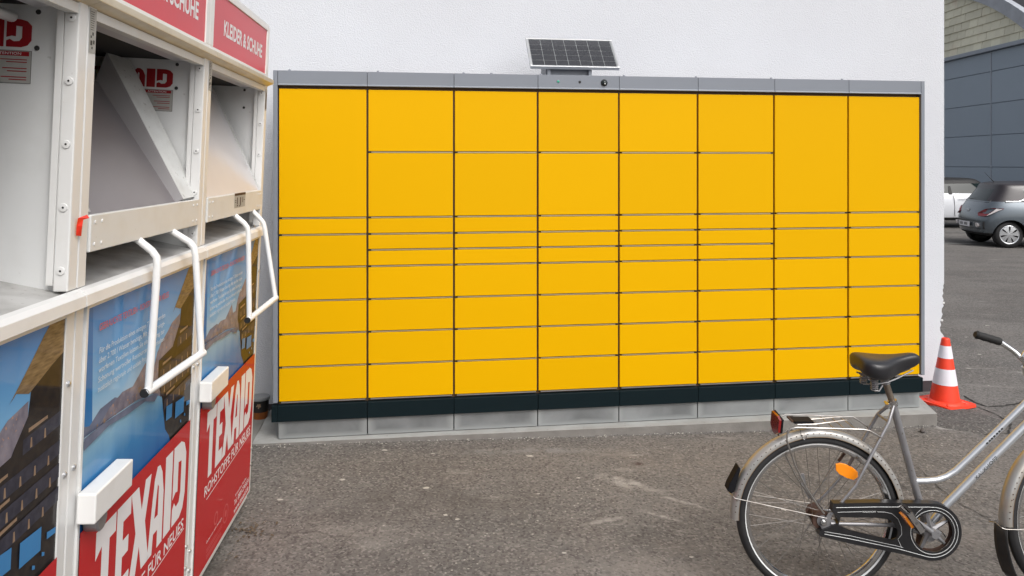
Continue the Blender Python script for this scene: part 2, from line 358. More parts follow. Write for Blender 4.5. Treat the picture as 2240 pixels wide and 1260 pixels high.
# ------------------------------------------------------------------ mesh helpers
class MB:
    def __init__(s): s.v = []; s.f = []; s.m = []; s.mats = []; s.cur = 0
    def use(s, name):
        if name not in s.mats: s.mats.append(name)
        s.cur = s.mats.index(name); return s
    def add(s, verts, faces):
        o = len(s.v); s.v += [tuple(p) for p in verts]
        for f in faces: s.f.append([i + o for i in f]); s.m.append(s.cur)
        return s
    def box(s, x0, x1, y0, y1, z0, z1):
        v = [(x, y, z) for x in (x0, x1) for y in (y0, y1) for z in (z0, z1)]
        return s.add(v, [(0, 1, 3, 2), (4, 6, 7, 5), (0, 4, 5, 1), (2, 3, 7, 6), (0, 2, 6, 4), (1, 5, 7, 3)])
    def prism(s, outer, fn, d0, d1, holes=()):
        """polygon (2d points) extruded; fn(a, b, d) gives the 3d point"""
        loops = [list(outer)] + [list(h) for h in holes]
        pts = [p for lp in loops for p in lp]
        tris = geometry.tessellate_polygon([[Vector((p[0], p[1], 0)) for p in lp] for lp in loops])
        n = len(pts)
        if d1 is None:
            return s.add([fn(p[0], p[1], d0) for p in pts], [tuple(t) for t in tris])
        v = [fn(p[0], p[1], d0) for p in pts] + [fn(p[0], p[1], d1) for p in pts]
        f = [tuple(t) for t in tris] + [tuple(i + n for i in reversed(t)) for t in tris]
        o = 0
        for lp in loops:
            k = len(lp)
            for i in range(k):
                j = (i + 1) % k
                f.append((o + i, o + j, o + j + n, o + i + n))
            o += k
        return s.add(v, f)
    def tube(s, pts, r, n=10, cap=True, closed=False):
        pts = [Vector(p) for p in pts]; k = len(pts)
        rs = r if isinstance(r, (list, tuple)) else [r] * k
        rings = []; prev = None
        for i, p in enumerate(pts):
            if closed: t = (pts[(i + 1) % k] - pts[i - 1]).normalized()
            else:
                a = pts[max(i - 1, 0)]; b = pts[min(i + 1, k - 1)]; t = (b - a).normalized()
            if prev is None:
                up = Vector((0, 0, 1)) if abs(t.z) < .9 else Vector((1, 0, 0))
                x = t.cross(up).normalized()
            else:
                x = (prev - t * prev.dot(t)).normalized()
            prev = x; y = t.cross(x)
            rings.append([p + x * (rs[i] * math.cos(2 * math.pi * j / n)) + y * (rs[i] * math.sin(2 * math.pi * j / n)) for j in range(n)])
        v = [q for rg in rings for q in rg]; f = []
        for i in range(k if closed else k - 1):
            a = i * n; b = ((i + 1) % k) * n
            for j in range(n): f.append((a + j, a + (j + 1) % n, b + (j + 1) % n, b + j))
        if cap and not closed:
            f.append(tuple(reversed(range(n)))); f.append(tuple(range((k - 1) * n, k * n)))
        return s.add(v, f)
    def lathe(s, prof, c=(0, 0, 0), axis='z', n=32, closed=False, a0=0., a1=2 * math.pi):
        """prof: (radius, height along axis)"""
        full = abs(a1 - a0 - 2 * math.pi) < 1e-6
        steps = n if full else n + 1
        v = []
        for i in range(steps):
            a = a0 + (a1 - a0) * i / n; ca, sa = math.cos(a), math.sin(a)
            for r, h in prof:
                p = {'z': (r * ca, r * sa, h), 'y': (r * ca, h, r * sa), 'x': (h, r * ca, r * sa)}[axis]
                v.append((p[0] + c[0], p[1] + c[1], p[2] + c[2]))
        k = len(prof); f = []
        for i in range(n):
            a = i * k; b = ((i + 1) % steps) * k
            for j in range(k if closed else k - 1):
                jj = (j + 1) % k
                f.append((a + j, b + j, b + jj, a + jj))
        return s.add(v, f)
    def cyl(s, p, q, r, n=16): return s.tube([p, q], r, n)
    def build(s, name, parent=None, smooth=False, bevel=0., angle=40, loc=None, kind=None, label=None, recalc=True):
        me = bpy.data.meshes.new(name); me.from_pydata(s.v, [], s.f)
        for k in s.mats: me.materials.append(MATS[k])
        me.polygons.foreach_set('material_index', s.m)
        if recalc:
            bm = bmesh.new(); bm.from_mesh(me); bmesh.ops.recalc_face_normals(bm, faces=bm.faces); bm.to_mesh(me); bm.free()
        o = bpy.data.objects.new(name, me); col.objects.link(o)
        if parent: o.parent = parent
        if loc: o.location = loc
        if smooth:
            me.shade_smooth()
            me.set_sharp_from_angle(angle=R(angle))
        if bevel:
            b = o.modifiers.new('bevel', 'BEVEL'); b.width = bevel; b.segments = 2; b.limit_method = 'ANGLE'; b.angle_limit = R(35)
        if kind: o['kind'] = kind
        if label: o['label'] = label
        return o

def thing(name, label, cat, loc=(0, 0, 0), rot=(0, 0, 0), group=None):
    o = bpy.data.objects.new(name, None); col.objects.link(o)
    o.empty_display_size = .1
    o.location = loc; o.rotation_euler = rot
    o['label'] = label; o['category'] = cat
    if group: o['group'] = group
    return o
def copy_part(src, parent, loc=None, rot=None):
    c = src.copy(); col.objects.link(c); c.parent = parent
    if loc: c.location = loc
    if rot: c.rotation_euler = rot
    return c

TXT = {}
def text_mesh(body, bold=.0):
    key = (body, bold)
    if key not in TXT:
        cu = bpy.data.curves.new('lettering', 'FONT'); cu.body = body; cu.size = 1; cu.offset = bold
        cu.resolution_u = 3
        ob = bpy.data.objects.new('lettering', cu); col.objects.link(ob)
        dg = bpy.context.evaluated_depsgraph_get()
        me = bpy.data.meshes.new_from_object(ob.evaluated_get(dg))
        v = [tuple(p.co) for p in me.vertices]; f = [tuple(p.vertices) for p in me.polygons]
        bpy.data.objects.remove(ob); bpy.data.curves.remove(cu); bpy.data.meshes.remove(me)
        x0 = min(p[0] for p in v); x1 = max(p[0] for p in v); y0 = min(p[1] for p in v); y1 = max(p[1] for p in v)
        TXT[key] = ([((p[0] - x0) / (x1 - x0), (p[1] - y0) / (y1 - y0)) for p in v], f)
    return TXT[key]
def put_text(mb, body, a0, a1, b0, b1, fn, d, bold=.0):
    """lettering fitted to the box a0..a1 x b0..b1 of a plane given by fn(a, b, d)"""
    v, f = text_mesh(body, bold)
    mb.add([fn(a0 + (a1 - a0) * p[0], b0 + (b1 - b0) * p[1], d) for p in v], f)

WORD = [
    (0, .175, [[(0, 1), (1, 1), (1, .80), (.68, .80), (.68, 0), (.30, 0), (.30, .80), (0, .72)]]),
    (.185, .32, [[(0, 0), (0, 1), (1, 1), (1, .80), (.45, .80), (.45, .60), (.88, .60), (.88, .42), (.45, .42), (.45, .2), (1, .2), (1, 0)]]),
    (.32, .535, [[(0, 1), (.36, 1), (.54, .70), (.70, 1), (1, 1), (.74, .52), (1, 0), (.62, 0), (.47, .30), (.32, 0), (0, 0), (.27, .5)]]),
    (.52, .695, [[(0, 0), (.22, .62), (.34, .88), (.5, 1), (.68, .99), (.86, .88), (1, .62), (1, 0), (.64, 0), (.64, .22), (.36, .22), (.30, 0)],
                 [(.40, .40), (.64, .40), (.64, .74), (.56, .78)]]),
    (.712, .805, [[(0, 0), (1, 0), (1, 1), (0, 1)]]),
    (.822, 1., [[(0, 1), (.55, 1), (.82, .94), (1, .78), (1, .25), (.85, .07), (.6, 0), (0, 0), (0, .22), (.14, .28), (.30, .20), (.52, .22),
                 (.62, .34), (.62, .74), (.38, .76), (.38, .38), (.22, .40), (0, .34)]]),
]
def put_word(mb, a0, a1, b0, b1, fn, d):
    for x0, x1, loops in WORD:
        tr = lambda p: (a0 + (a1 - a0) * (x0 + (x1 - x0) * p[0]), b0 + (b1 - b0) * p[1])
        mb.prism([tr(p) for p in loops[0]], fn, d, None, [[tr(p) for p in h] for h in loops[1:]])

# ------------------------------------------------------------------ ground
def gz(x, y):
    xx = max(-6., min(x, 30.)); yy = max(-6., y)
    t = 4.6 - yy
    soft = t if t > .4 else (0 if t < -.4 else (t + .4) ** 2 / 1.6)
    return -.033 - .017 * xx - .018 * soft
def grid_sheet(name, xs, ys, fz, material):
    mb = MB().use(material); nx, ny = len(xs), len(ys)
    mb.add([(x, y, fz(x, y)) for y in ys for x in xs],
           [(j * nx + i, j * nx + i + 1, (j + 1) * nx + i + 1, (j + 1) * nx + i) for j in range(ny - 1) for i in range(nx - 1)])
    return mb.build(name, smooth=True, kind='structure', recalc=False)
xs = [-400, -120, -40, -15, -8, -6] + [-5.5 + .5 * i for i in range(72)] + [31, 40, 120, 400]
ys = [-400, -120, -40, -15, -6] + [-5.5 + .5 * i for i in range(84)] + [38, 60, 120, 400]
def gz_rough(x, y):
    d = .006 * mnoise.noise(Vector((x * .7, y * .7, 3))) if -6 < x < 30 and -6 < y < 36 else 0
    return gz(x, y) + d
ground = grid_sheet('asphalt_ground', xs, ys, gz_rough, 'asphalt')

# locker frame: x along the face to the right, y into the wall, z up
LO = Vector((-1.398, 4.479, 0)); LROT = math.atan2(.0739, .5198); CW = .525
LM = Matrix.Translation(LO) @ Matrix.Rotation(LROT, 4, 'Z')
def L(x, y, z): return LM @ Vector((x, y, z))

# concrete slabs under the locker
def slab(name, pts, ztop, zbot, material, jag=0.):
    mb = MB().use(material)
    P = []
    for i, (a, b) in enumerate(pts):
        c, d = pts[(i + 1) % len(pts)]
        n = max(1, int(math.hypot(c - a, d - b) / .12)) if jag else 1
        for k in range(n):
            t = k / n
            P.append((a + (c - a) * t + (random.uniform(-jag, jag) if k else 0), b + (d - b) * t + (random.uniform(-jag, jag) if k else 0)))
    mb.prism(P, lambda a, b, d: L(a, b, d), zbot, ztop)
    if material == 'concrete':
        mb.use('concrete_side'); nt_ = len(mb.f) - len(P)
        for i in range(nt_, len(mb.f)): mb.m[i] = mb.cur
    return mb.build(name, bevel=.006, kind='structure')
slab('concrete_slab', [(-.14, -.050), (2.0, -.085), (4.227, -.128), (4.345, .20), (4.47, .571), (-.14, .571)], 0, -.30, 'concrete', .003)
slab('concrete_path', [(-2.6, .02), (-.144, -.046), (-.144, .571), (-2.6, .571)], -.004, -.30, 'concrete_old')

# patched, uneven asphalt beside the slab
def patch():
    mb = MB().use('asphalt_patch'); n = 16; rings = 5
    c = Vector((3.02, 5.10)); v = []
    for r in range(rings + 1):
        for i in range(n):
            a = 2 * math.pi * i / n
            rad = (.30 + .05 * mnoise.noise(Vector((math.cos(a) * 1.6, math.sin(a) * 1.6, 5)))) * r / rings
            x = c.x + rad * math.cos(a) * 1.0; y = c.y + rad * math.sin(a) * .95
            h = .012 * (1 - (r / rings) ** 3) + .004 * mnoise.noise(Vector((x * 9, y * 9, 1))) + (0.003 if r < rings else -.012)
            v.append((x, y, gz(x, y) + h + .004))
    f = [(r * n + i, r * n + (i + 1) % n, (r + 1) * n + (i + 1) % n, (r + 1) * n + i) for r in range(rings) for i in range(n)]
    mb.add(v, f)
    return mb.build('asphalt_patch', smooth=True, kind='structure')
patch()

# faded parking bay lines
def line_strip(x0, y0, x1, y1, w):
    mb = MB().use('road_paint'); d = Vector((x1 - x0, y1 - y0)); n = Vector((-d.y, d.x)).normalized() * w / 2; k = 10; v = []
    for i in range(k + 1):
        t = i / k; x = x0 + d.x * t; y = y0 + d.y * t
        for s in (-1, 1):
            X = x + s * n.x; Y = y + s * n.y; v.append((X, Y, gz(X, Y) + .012))
    mb.add(v, [(2 * i, 2 * i + 1, 2 * i + 3, 2 * i + 2) for i in range(k)])
    return mb.build('parking_line', kind='structure')
line_strip(11.9, 20.6, 16.5, 20.9, .11)
line_strip(9.95, 17.35, 14.5, 17.0, .11)
line_strip(10.9, 15.75, 15.5, 15.6, .11)

# ------------------------------------------------------------------ white building
OFF = .572
bld = thing('white_building', 'white stucco building wall behind the yellow lockers with a chipped corner', 'building', LO, (0, 0, LROT))
XR = 9.192 * CW
H = 6.5
chips = [(XR, H), (XR, .74)]
zc = .735
prof = [(.735, 0), (.72, .012), (.70, .008), (.685, .02), (.66, .010), (.64, .026), (.61, .006), (.585, .020), (.565, .004), (.545, .030), (.52, .034), (.50, .020), (.47, .040), (.445, .052), (.42, .040), (.40, .056), (.37, .050), (.35, .022), (.33, .002)]
outline = [(-9, H)] + [(XR, H)] + [(XR - d * .62, z) for z, d in prof] + [(XR, .32), (XR, -.003), (-9, .115)]
mb = MB().use('stucco'); mb.prism(outline, lambda a, b, d: (a, d, b), OFF, OFF + .024)
mb.build('front_render', bld)
mb = MB().use('render_core'); mb.box(-9, XR - .030, OFF + .026, OFF + 8, -.6, H - .01)
mb.build('wall_core', bld)
mb = MB().use('stucco')
out2 = [(OFF + .03, H)] + [(OFF + .03 + d * .75, z) for z, d in prof] + [(OFF + .03, -.003), (OFF + 8, -.003), (OFF + 8, H)]
mb.prism(out2, lambda a, b, d: (d, a, b), XR - .022, XR)
mb.build('side_render', bld)
mb = MB().use('plinth_dark')
mb.prism([(-9, .115), (XR - .004, -.003), (XR - .004, -.5), (-9, -.5)], lambda a, b, d: (a, d, b), OFF - .004 + .008, OFF + .03)
mb.build('plinth_band', bld)
mb = MB().use('white_frame')
for k in (1, 3):
    z = [.70, .585, .47, .452, .40][k]
    x = XR - [.004, .002, .022, .016, .03][k]
    mb = MB().use('white_frame'); mb.box(x - .006, x + .010, OFF + .001, OFF + .02, z - .006, z + .008)
    mb.build('loose_render_flake', bld, bevel=.002)
mb = MB().use('fascia'); mb.box(-9.2, XR + .3, OFF - .3, OFF + 8.2, H, H + .25); mb.build('roof', bld)

# ------------------------------------------------------------------ parcel locker
lk = thing('parcel_locker', 'long yellow parcel locker with grey header and dark kick strip against the white wall', 'parcel locker', LO, (0, 0, LROT))
LEN = 8 * CW
mb = MB().use('seam'); mb.box(.002, LEN - .002, .018, .54, .12, 2.19); mb.build('cabinet', lk)
mb = MB().use('locker_dark'); mb.box(.004, LEN - .004, .03, .54, .004, .2); mb.build('plinth_frame', lk)
zA = [2.105, 1.323, 1.222, 1.026, .826, .628, .430, .221]
zB = [2.105, 1.720, 1.323, 1.222, 1.125, 1.026, .826, .628, .430, .221]
G = .0062
cache = {}
for c in range(8):
    zz = zA if c in (0, 6, 7) else zB
    for a, b in zip(zz[:-1], zz[1:]):
        key = (round(a - b, 4)); h = a - b; w = CW - 2 * G
        if key not in cache:
            mb = MB().use('yellow'); mb.box(G, CW - G, 0, .02, G, h - G)
            cache[key] = mb.build('locker_door', lk, bevel=.0018)
            d = cache[key]
        else: d = copy_part(cache[key], lk)
        d.location = (c * CW, random.uniform(-.0006, .0006), b)
        # return lip under each door and the hinge block at its end
        if b > .3:
            lip = cache.get('lip')
            if not lip:
                mb = MB().use('steel_lip'); mb.box(.022, CW - G * 1.2, .0015, .0145, -.0030, .0030); lip = cache['lip'] = mb.build('door_lip', lk); p = lip
            else: p = copy_part(lip, lk)
            p.location = (c * CW, 0, b)
            hg = cache.get('hinge')
            if not hg:
                mb = MB().use('black'); mb.box(-.009, .009, -.0015, .012, -.0042, .0042); hg = cache['hinge'] = mb.build('hinge_block', lk, bevel=.001); p = hg
            else: p = copy_part(hg, lk)
            p.location = (c * CW + (.014 if c < 3 else CW - .014), 0, b)
        elif b < .3:
            lip2 = cache.get('lip2')
            if not lip2:
                mb = MB().use('alu'); mb.box(G * 3, CW - G * 2, -.001, .012, -.003, .0032); lip2 = cache['lip2'] = mb.build('bottom_lip', lk); p = lip2
            else: p = copy_part(lip2, lk)
            p.location = (c * CW, 0, b)
hd = kp = bp_ = None
for c in range(8):
    if not hd:
        mb = MB().use('locker_grey')
        mb.prism([(-.010, .011), (-.016, .002), (-.012, -.001), (.02, 0), (.45, .0), (.45, .089), (-.010, .089)], lambda a, b, d: (d, a, b), .0012, CW - .0012)
        hd = mb.build('header_panel', lk, bevel=.001); p = hd
        mb = MB().use('locker_dark'); mb.box(.001, CW - .001, -.016, .03, 0, .097); kp = mb.build('kick_panel', lk, bevel=.003); q = kp
        mb = MB().use('galvanised'); mb.box(.003, CW - .003, .002, .02, .002, .107); bp_ = mb.build('base_panel', lk, bevel=.0015); r = bp_
    else: p = copy_part(hd, lk); q = copy_part(kp, lk); r = copy_part(bp_, lk)
    p.location = (c * CW, 0, 2.118); q.location = (c * CW, 0, .110); r.location = (c * CW, 0, .002)
for x0, x1 in ((-.027, -.0015), (LEN + .0015, LEN + .027)):
    mb = MB().use('locker_grey'); mb.box(x0, x1, -.010, .54, .222, 2.2075); mb.build('side_frame', lk, bevel=.002)
for x0, x1 in ((-.036, -.0), (LEN, LEN + .010)):
    mb = MB().use('locker_dark'); mb.box(x0, x1 - .0, -.0155, .5, .1105, .2065); mb.build('kick_return', lk, bevel=.002)
scr = None
for u in (.12, 1.12, 2.12, 2.45, 4.08, 5.0, 5.99, 6.95, 3.05):
    if not scr:
        mb = MB().use('locker_grey'); mb.lathe([(0, .012), (.006, .011), (.009, .006), (.009, 0), (0, 0)], n=10); scr = mb.build('top_screw', lk, smooth=True); p = scr
    else: p = copy_part(scr, lk)
    p.location = (u * CW, .03, 2.207)
# header devices: green LED, small sensor, domed camera
def disc(name, x, z, prof, mats_, parent=lk, y=-.0105):
    mb = MB()
    for mname, pr in zip(mats_, prof): mb.use(mname); mb.lathe([(r, y - h) for r, h in pr], (x, 0, z), 'y', 20)
    return mb.build(name, parent, smooth=True, angle=50)
mat('led_green', (.02, .35, .22), .3)
disc('status_lamp', 3.245 * CW, 2.166, [[(.011, 0), (.011, .001), (.008, .002)], [(.0075, .0015), (.005, .003), (0, .0035)]], ['locker_grey', 'led_green'])
disc('sensor_window', 3.51 * CW, 2.165, [[(.0085, 0), (.008, .002), (.004, .003), (0, .002)]], ['black'])
cam_ = disc('camera_dome', 3.81 * CW, 2.162, [[(.022, 0), (.0215, .003), (.017, .006)], [(.0175, .005), (.013, .012), (.006, .016), (0, .017)]], ['black', 'car_glass'])
disc('lens', 3.812 * CW, 2.155, [[(.005, .0165), (.003, .019), (0, .0195)]], ['reflex_white'], cam_)

# ------------------------------------------------------------------ solar panel on the locker
sp_o = L(2.93 * CW, .05, 2.2075)
sp = thing('solar_panel', 'tilted solar panel standing on top of the yellow parcel locker', 'solar panel', sp_o, (0, 0, LROT))
SW, SH = .582, .292
ta = math.atan2(.213, .20)
def S(a, b, d=0):   # a across, b up the slope, d out of the face
    return (a + b * .0, b * math.cos(ta) - d * math.sin(ta), .060 + b * math.sin(ta) + d * math.cos(ta))
mb = MB().use('alu')
def sbox(mb, a0, a1, b0, b1, d0, d1):
    v = [S(a, b, d) for a in (a0, a1) for b in (b0, b1) for d in (d0, d1)]
    mb.add(v, [(0, 1, 3, 2), (4, 6, 7, 5), (0, 4, 5, 1), (2, 3, 7, 6), (0, 2, 6, 4), (1, 5, 7, 3)])
sbox(mb, 0, SW, 0, .011, -.022, .002); sbox(mb, 0, SW, SH - .011, SH, -.022, .002)
sbox(mb, 0, .011, .0111, SH - .0111, -.022, .002); sbox(mb, SW - .011, SW, .0111, SH - .0111, -.022, .002)
mb.build('panel_frame', sp, bevel=.001)
mb = MB().use('panel_back'); sbox(mb, .011, SW - .011, .011, SH - .011, -.012, -.004); mb.build('backing_sheet', sp)
cell = None
cwid = (SW - .030) / 7; chei = (SH - .026) / 5
for i in range(7):
    for j in range(5):
        mb = MB().use('panel_cell')
        a0 = .015 + i * cwid; b0 = .013 + j * chei
        sbox(mb, a0 + .0016, a0 + cwid - .0016, b0 + .0024, b0 + chei - .0024, -.004, -.0012)
        mb.build('solar_cell', sp)
mb = MB().use('locker_grey'); mb.box(.11, .41, .06, .24, 0, .11); mb.build('mount_box', sp, bevel=.002)
mb = MB().use('locker_grey'); mb.box(.115, .135, .03, .22, 0, .075); mb.box(.385, .405, .03, .22, 0, .075); mb.build('mount_bracket', sp, bevel=.001)

# ------------------------------------------------------------------ clothes containers
CO = Vector((-1.306, 3.737, 0)); CA = Vector((.0971, -.9953, 0)); CROT = (0, R(2.4), R(5.57)); UW = .96
F = lambda s, t, q: (q, -s, t)                 # face plane: s towards the viewer, t up, q outwards
FT = lambda a, b, d: (d, a, b)                  # lettering on the face: a runs away from the viewer (local +y)

def container(k, label, panel_mat, chute=True, open_tray=True, arms=None):
    root = thing('clothes_container', label, 'clothes container', CO + CA * (UW * k), CROT, 'white clothes collection containers')
    P = lambda mb, name, **kw: mb.build(name, root, **kw)
    E = .003
    # carcass: lower body, side walls, back, roof
    mb = MB().use('white_panel'); mb.box(-1.05, -.012, -UW + .006, -.006, .05, 1.30); P(mb, 'lower_body', bevel=.004)
    for s in (E, UW - E - .018):
        mb = MB().use('white_panel'); mb.box(-1.05, -.031, -s - .018, -s, 1.30, 2.33); P(mb, 'side_wall')
    mb = MB().use('interior_shade'); mb.box(-.72, -.70, -UW + .022, -.022, 1.30, 2.30); P(mb, 'shade_backing')  # black sheet, the dimness of the interior put into its colour
    mb = MB().use('white_panel'); mb.box(-1.05, -.004, -UW + .003, -.003, 2.332, 2.345); P(mb, 'roof', bevel=.003)
    mb = MB().use('white_panel'); mb.box(-1.05, -1.03, -UW + .003, -.003, 1.30, 2.331); P(mb, 'rear_panel')
    # posts
    for a, b in ((.002, .046), (UW - .046, UW - .002)):
        mb = MB().use('white_frame'); mb.box(-.034, 0, -b, -a, 1.345, 2.068); P(mb, 'upper_post', bevel=.003)
        mb = MB().use('white_frame'); mb.box(-.040, 0, -b, -a, .02, 1.2995); P(mb, 'lower_post', bevel=.003)
    # inner flange with rivets on each side wall
    for sgn, s in ((1, .0465), (-1, UW - .0465)):
        mb = MB().use('white_frame'); mb.box(-.050, -.0345, -(s if sgn > 0 else UW - .022), -(.022 if sgn > 0 else s), 1.36, 2.04); P(mb, 'inner_flange')
    rv = None
    for i in range(5):
        for q in ((-.018, -.046),):
            mb = MB()
            if rv is None:
                mb.use('white_frame'); mb.lathe([(.0, -.0006), (.0105, -.0006), (.0095, -.003), (.0027, -.0035)], n=12, axis='y')
                mb.use('ink'); mb.lathe([(.0028, -.0037), (.0, -.0037)], n=8, axis='y')
                rv = P(mb, 'rivet', smooth=True); p = rv
            else: p = copy_part(rv, root)
            p.location = (-.017, -.0462, 1.395 + .151 * i)
    # header box with sign
    mb = MB().use('white_frame')
    z0, z1 = 2.072, 2.331
    mb.box(-.06, 0, -UW + .001, -.001, z0, z0 + .022); mb.box(-.06, 0, -UW + .001, -.001, z1 - .022, z1)
    mb.box(-.06, 0, -.046, -.001, z0 + .0222, z1 - .0222); mb.box(-.06, 0, -UW + .001, -UW + .046, z0 + .0222, z1 - .0222)
    hdr = P(mb, 'header_frame', bevel=.002)
    mb = MB().use('sign_red'); mb.box(-.02, -.005, -UW + .0465, -.0465, z0 + .0225, z1 - .0225); sg = mb.build('sign_panel', root)
    mb = MB().use('print_white'); put_text(mb, 'KLEIDER & SCHUHE', -.77, -.128, 2.160, 2.224, FT, -.0042, .028)
    mb.build('sign_lettering', sg)
    # ledge and sloping soffit under the header
    mb = MB().use('ledge_beige')
    mb.prism([(.030, 2.050), (.030, 2.070), (-.05, 2.070), (-.05, 2.046), (-.004, 2.036)], lambda a, b, d: (a, d, b), -UW + .0005, -.0005)
    P(mb, 'ledge', bevel=.0015)
    mb = MB().use('cream'); mb.box(-.030, -.002, -UW + .047, -.047, 2.010, 2.035); P(mb, 'lintel', bevel=.001)
    mb = MB().use('chute_light'); mb.prism([(-.0305, 2.045), (-.0305, 2.034), (-.110, 2.022), (-.110, 2.045)], lambda a, b, d: (a, d, b), -UW + .022, -.022)
    P(mb, 'soffit')
    mb = MB().use('interior_shade'); mb.box(-.699, -.1105, -UW + .0225, -.0225, 2.028, 2.06); P(mb, 'shade_ceiling')  # added black sheet that paints the darkness behind the soffit
    # shelf: sloping top of the lower body and its front lip
    mb = MB().use('white_dirty'); mb.prism([(-.002, 1.334), (-.70, 1.46), (-.70, 1.42), (-.002, 1.31)], lambda a, b, d: (a, d, b), -UW + .022, -.022); P(mb, 'shelf')
    mb = MB().use('white_frame'); mb.prism([(.0, 1.345), (.014, 1.341), (.024, 1.330), (.026, 1.302), (.018, 1.300), (.014, 1.318), (-.001, 1.322)], lambda a, b, d: (a, d, b), -UW + .002, -.002); P(mb, 'shelf_lip', bevel=.001)
    mb = MB().use('ledge_beige'); mb.box(-.006, .010, -UW + .004, -.004, 1.3005, 1.3175); P(mb, 'gutter_strip')
    # chute
    if chute:
        sA, sB = .128, UW - .128
        if open_tray:
            mb = MB().use(panel_mat)
            mb.add([F(sB, 1.512, -.055), F(sA, 1.512, -.055), F(sA, 1.925, -.335), F(sB, 1.925, -.335)], [(0, 1, 2, 3)])
            mb.add([F(sB, 1.512, -.065), F(sA, 1.512, -.065), F(sA, 1.925, -.345), F(sB, 1.925, -.345)], [(3, 2, 1, 0)])
            P(mb, 'chute_panel')
            for sg_ in (0, 1):
                m_ = (lambda v: v) if sg_ == 0 else (lambda v: UW - v)
                s_b, s_a = m_(.122), m_(.030)
                mb = MB().use('chute_strip_shade')
                mb.prism([(-.030, 1.525), (-.310, 2.030), (-.345, 1.925), (-.055, 1.508)], lambda a, b, d: (a, d, b), -s_b, -m_(.128))
                mb.use('chute_cheek')
                mb.add([F(s_b, 1.525, -.030), F(s_b, 2.030, -.310), F(s_a, 2.019, -.268), F(s_a, 1.532, -.012),
                        F(s_b, 1.519, -.034), F(s_b, 2.024, -.314), F(s_a, 2.013, -.272), F(s_a, 1.526, -.016)], [(0, 1, 2, 3), (4, 7, 6, 5), (2, 6, 7, 3), (1, 5, 6, 2)])
                P(mb, 'chute_cheek')
        else:
            mb = MB().use(panel_mat)
            mb.prism([(-.006, 1.520), (-.250, 2.008), (-.262, 2.002), (-.020, 1.514)], lambda a, b, d: (a, d, b), -UW + .062, -.060)
            P(mb, 'chute_panel')
            for y in (-.0595, -UW + .055):
                mb = MB().use('chute_cheek')
                mb.prism([(-.002, 1.524), (-.242, 2.012), (-.270, 2.002), (-.024, 1.510)], lambda a, b, d: (a, d, b), y - .0, y + .006)
                P(mb, 'chute_cheek')
        dz = (-.36, -.345) if open_tray else (-.30, -.275)
        mb = MB().use('chute_light'); mb.prism([(-.013, 1.435), (-.28, 1.405), (dz[0], 1.43), (dz[1], 1.90), (-.077, 1.51), (-.013, 1.50)] if open_tray else [(-.013, 1.435), (-.24, 1.405), (-.275, 1.43), (-.275, 1.95), (-.032, 1.50), (-.013, 1.495)], lambda a, b, d: (a, d, b), -sB + .001, -sA - .001)
        P(mb, 'chute_drum')
    else:
        mb = MB().use('interior_shade'); mb.box(-.695, -.45, -UW + .022, -.022, 1.45, 2.28); P(mb, 'shade_block')  # added black block, painted darkness for the deep interior
    # crossbar
    if chute:
        mb = MB().use('cream'); mb.box(-.012, .004, -UW + .052, -.052, 1.428, 1.522); P(mb, 'crossbar', bevel=.003)
        mb = MB().use('white_frame')
        for s in (.075, .115, UW - .115, UW - .075):
            for t in (1.447, 1.503): mb.lathe([(0, .0062), (.004, .006), (.0055, .0042)], (0, -s, t), 'x', 8)
        P(mb, 'crossbar_rivets', smooth=True, kind='stuff')
        # handle: two bent arms and a rod with a black cap
        h = MB().use('handle_white')
        (sn, qn0, tn0, qn, tn), (sf, qf0, tf0, qf, tf) = arms
        for s, q1, t1, q2, t2 in arms:
            h.tube([(-.03, -s, 1.440), (-.005, -s, 1.428), (q1 - .018, -s, t1 + .022), (q1 - .004, -s, t1 + .004), (q1 + (q2 - q1) * .04, -s, t1 - .020), (q2, -s, t2)], .0112, 12)
        dq, dt = (qn - qf) / (sn - sf), (tn - tf) / (sn - sf)
        e_ = (qn + dq * .018, -(sn + .018), tn + dt * .018 - .006)
        h.tube([e_, (qf - dq * .012, -(sf - .012), tf - dt * .012 - .006)], .0130, 14)
        hh = P(h, 'handle', smooth=True)
        mb = MB().use('black'); mb.tube([e_, (e_[0], e_[1] - .0025, e_[2])], .0134, 14); mb.build('end_cap', hh)
    else:
        h = MB().use('handle_white'); h.tube([(-.150, -.90, 1.993), (-.150, -.050, 1.993), (-.150, -.046, 1.993)], [.0135, .0135, .011], 16)
        P(h, 'handle', smooth=True)
    # logo and notice on the far side wall (faces the viewer)
    W = lambda a, b, d: (a, -d, b)
    if k == 0: W = lambda a, b, d: (a - .16, -d, b)
    mb = MB().use('logo_red'); put_word(mb, -.44, -.118, 1.925, 1.992, W, .0225); P(mb, 'wall_logo')
    mb = MB().use('label_grey'); mb.prism([(-.235, 1.838), (-.116, 1.838), (-.116, 1.917), (-.235, 1.917)], W, .0222, None)
    mb.use('ink')
    for a0, a1, b0, b1 in ((-.117, -.116, 1.838, 1.917), (-.235, -.116, 1.838, 1.839), (-.235, -.116, 1.916, 1.917)): mb.prism([(a0, b0), (a1, b0), (a1, b1), (a0, b1)], W, .0226, None)
    mb.use('logo_red'); mb.prism([(-.230, 1.904), (-.122, 1.904), (-.122, 1.9145), (-.230, 1.9145)], W, .0226, None)
    for i, (b, w) in enumerate(((1.894, .10), (1.888, .075), (1.873, .09), (1.866, .07), (1.852, .095), (1.846, .062))):
        mb.prism([(-.122 - w * .55 - .01, b), (-.126, b), (-.126, b + .0022), (-.122 - w * .55 - .01, b + .0022)], W, .0226, None)
    mb.use('print_white'); put_text(mb, 'ATTENTION', -.205, -.140, 1.9065, 1.9125, W, .0229)
    P(mb, 'wall_notice')
    mb = MB().use('ink')
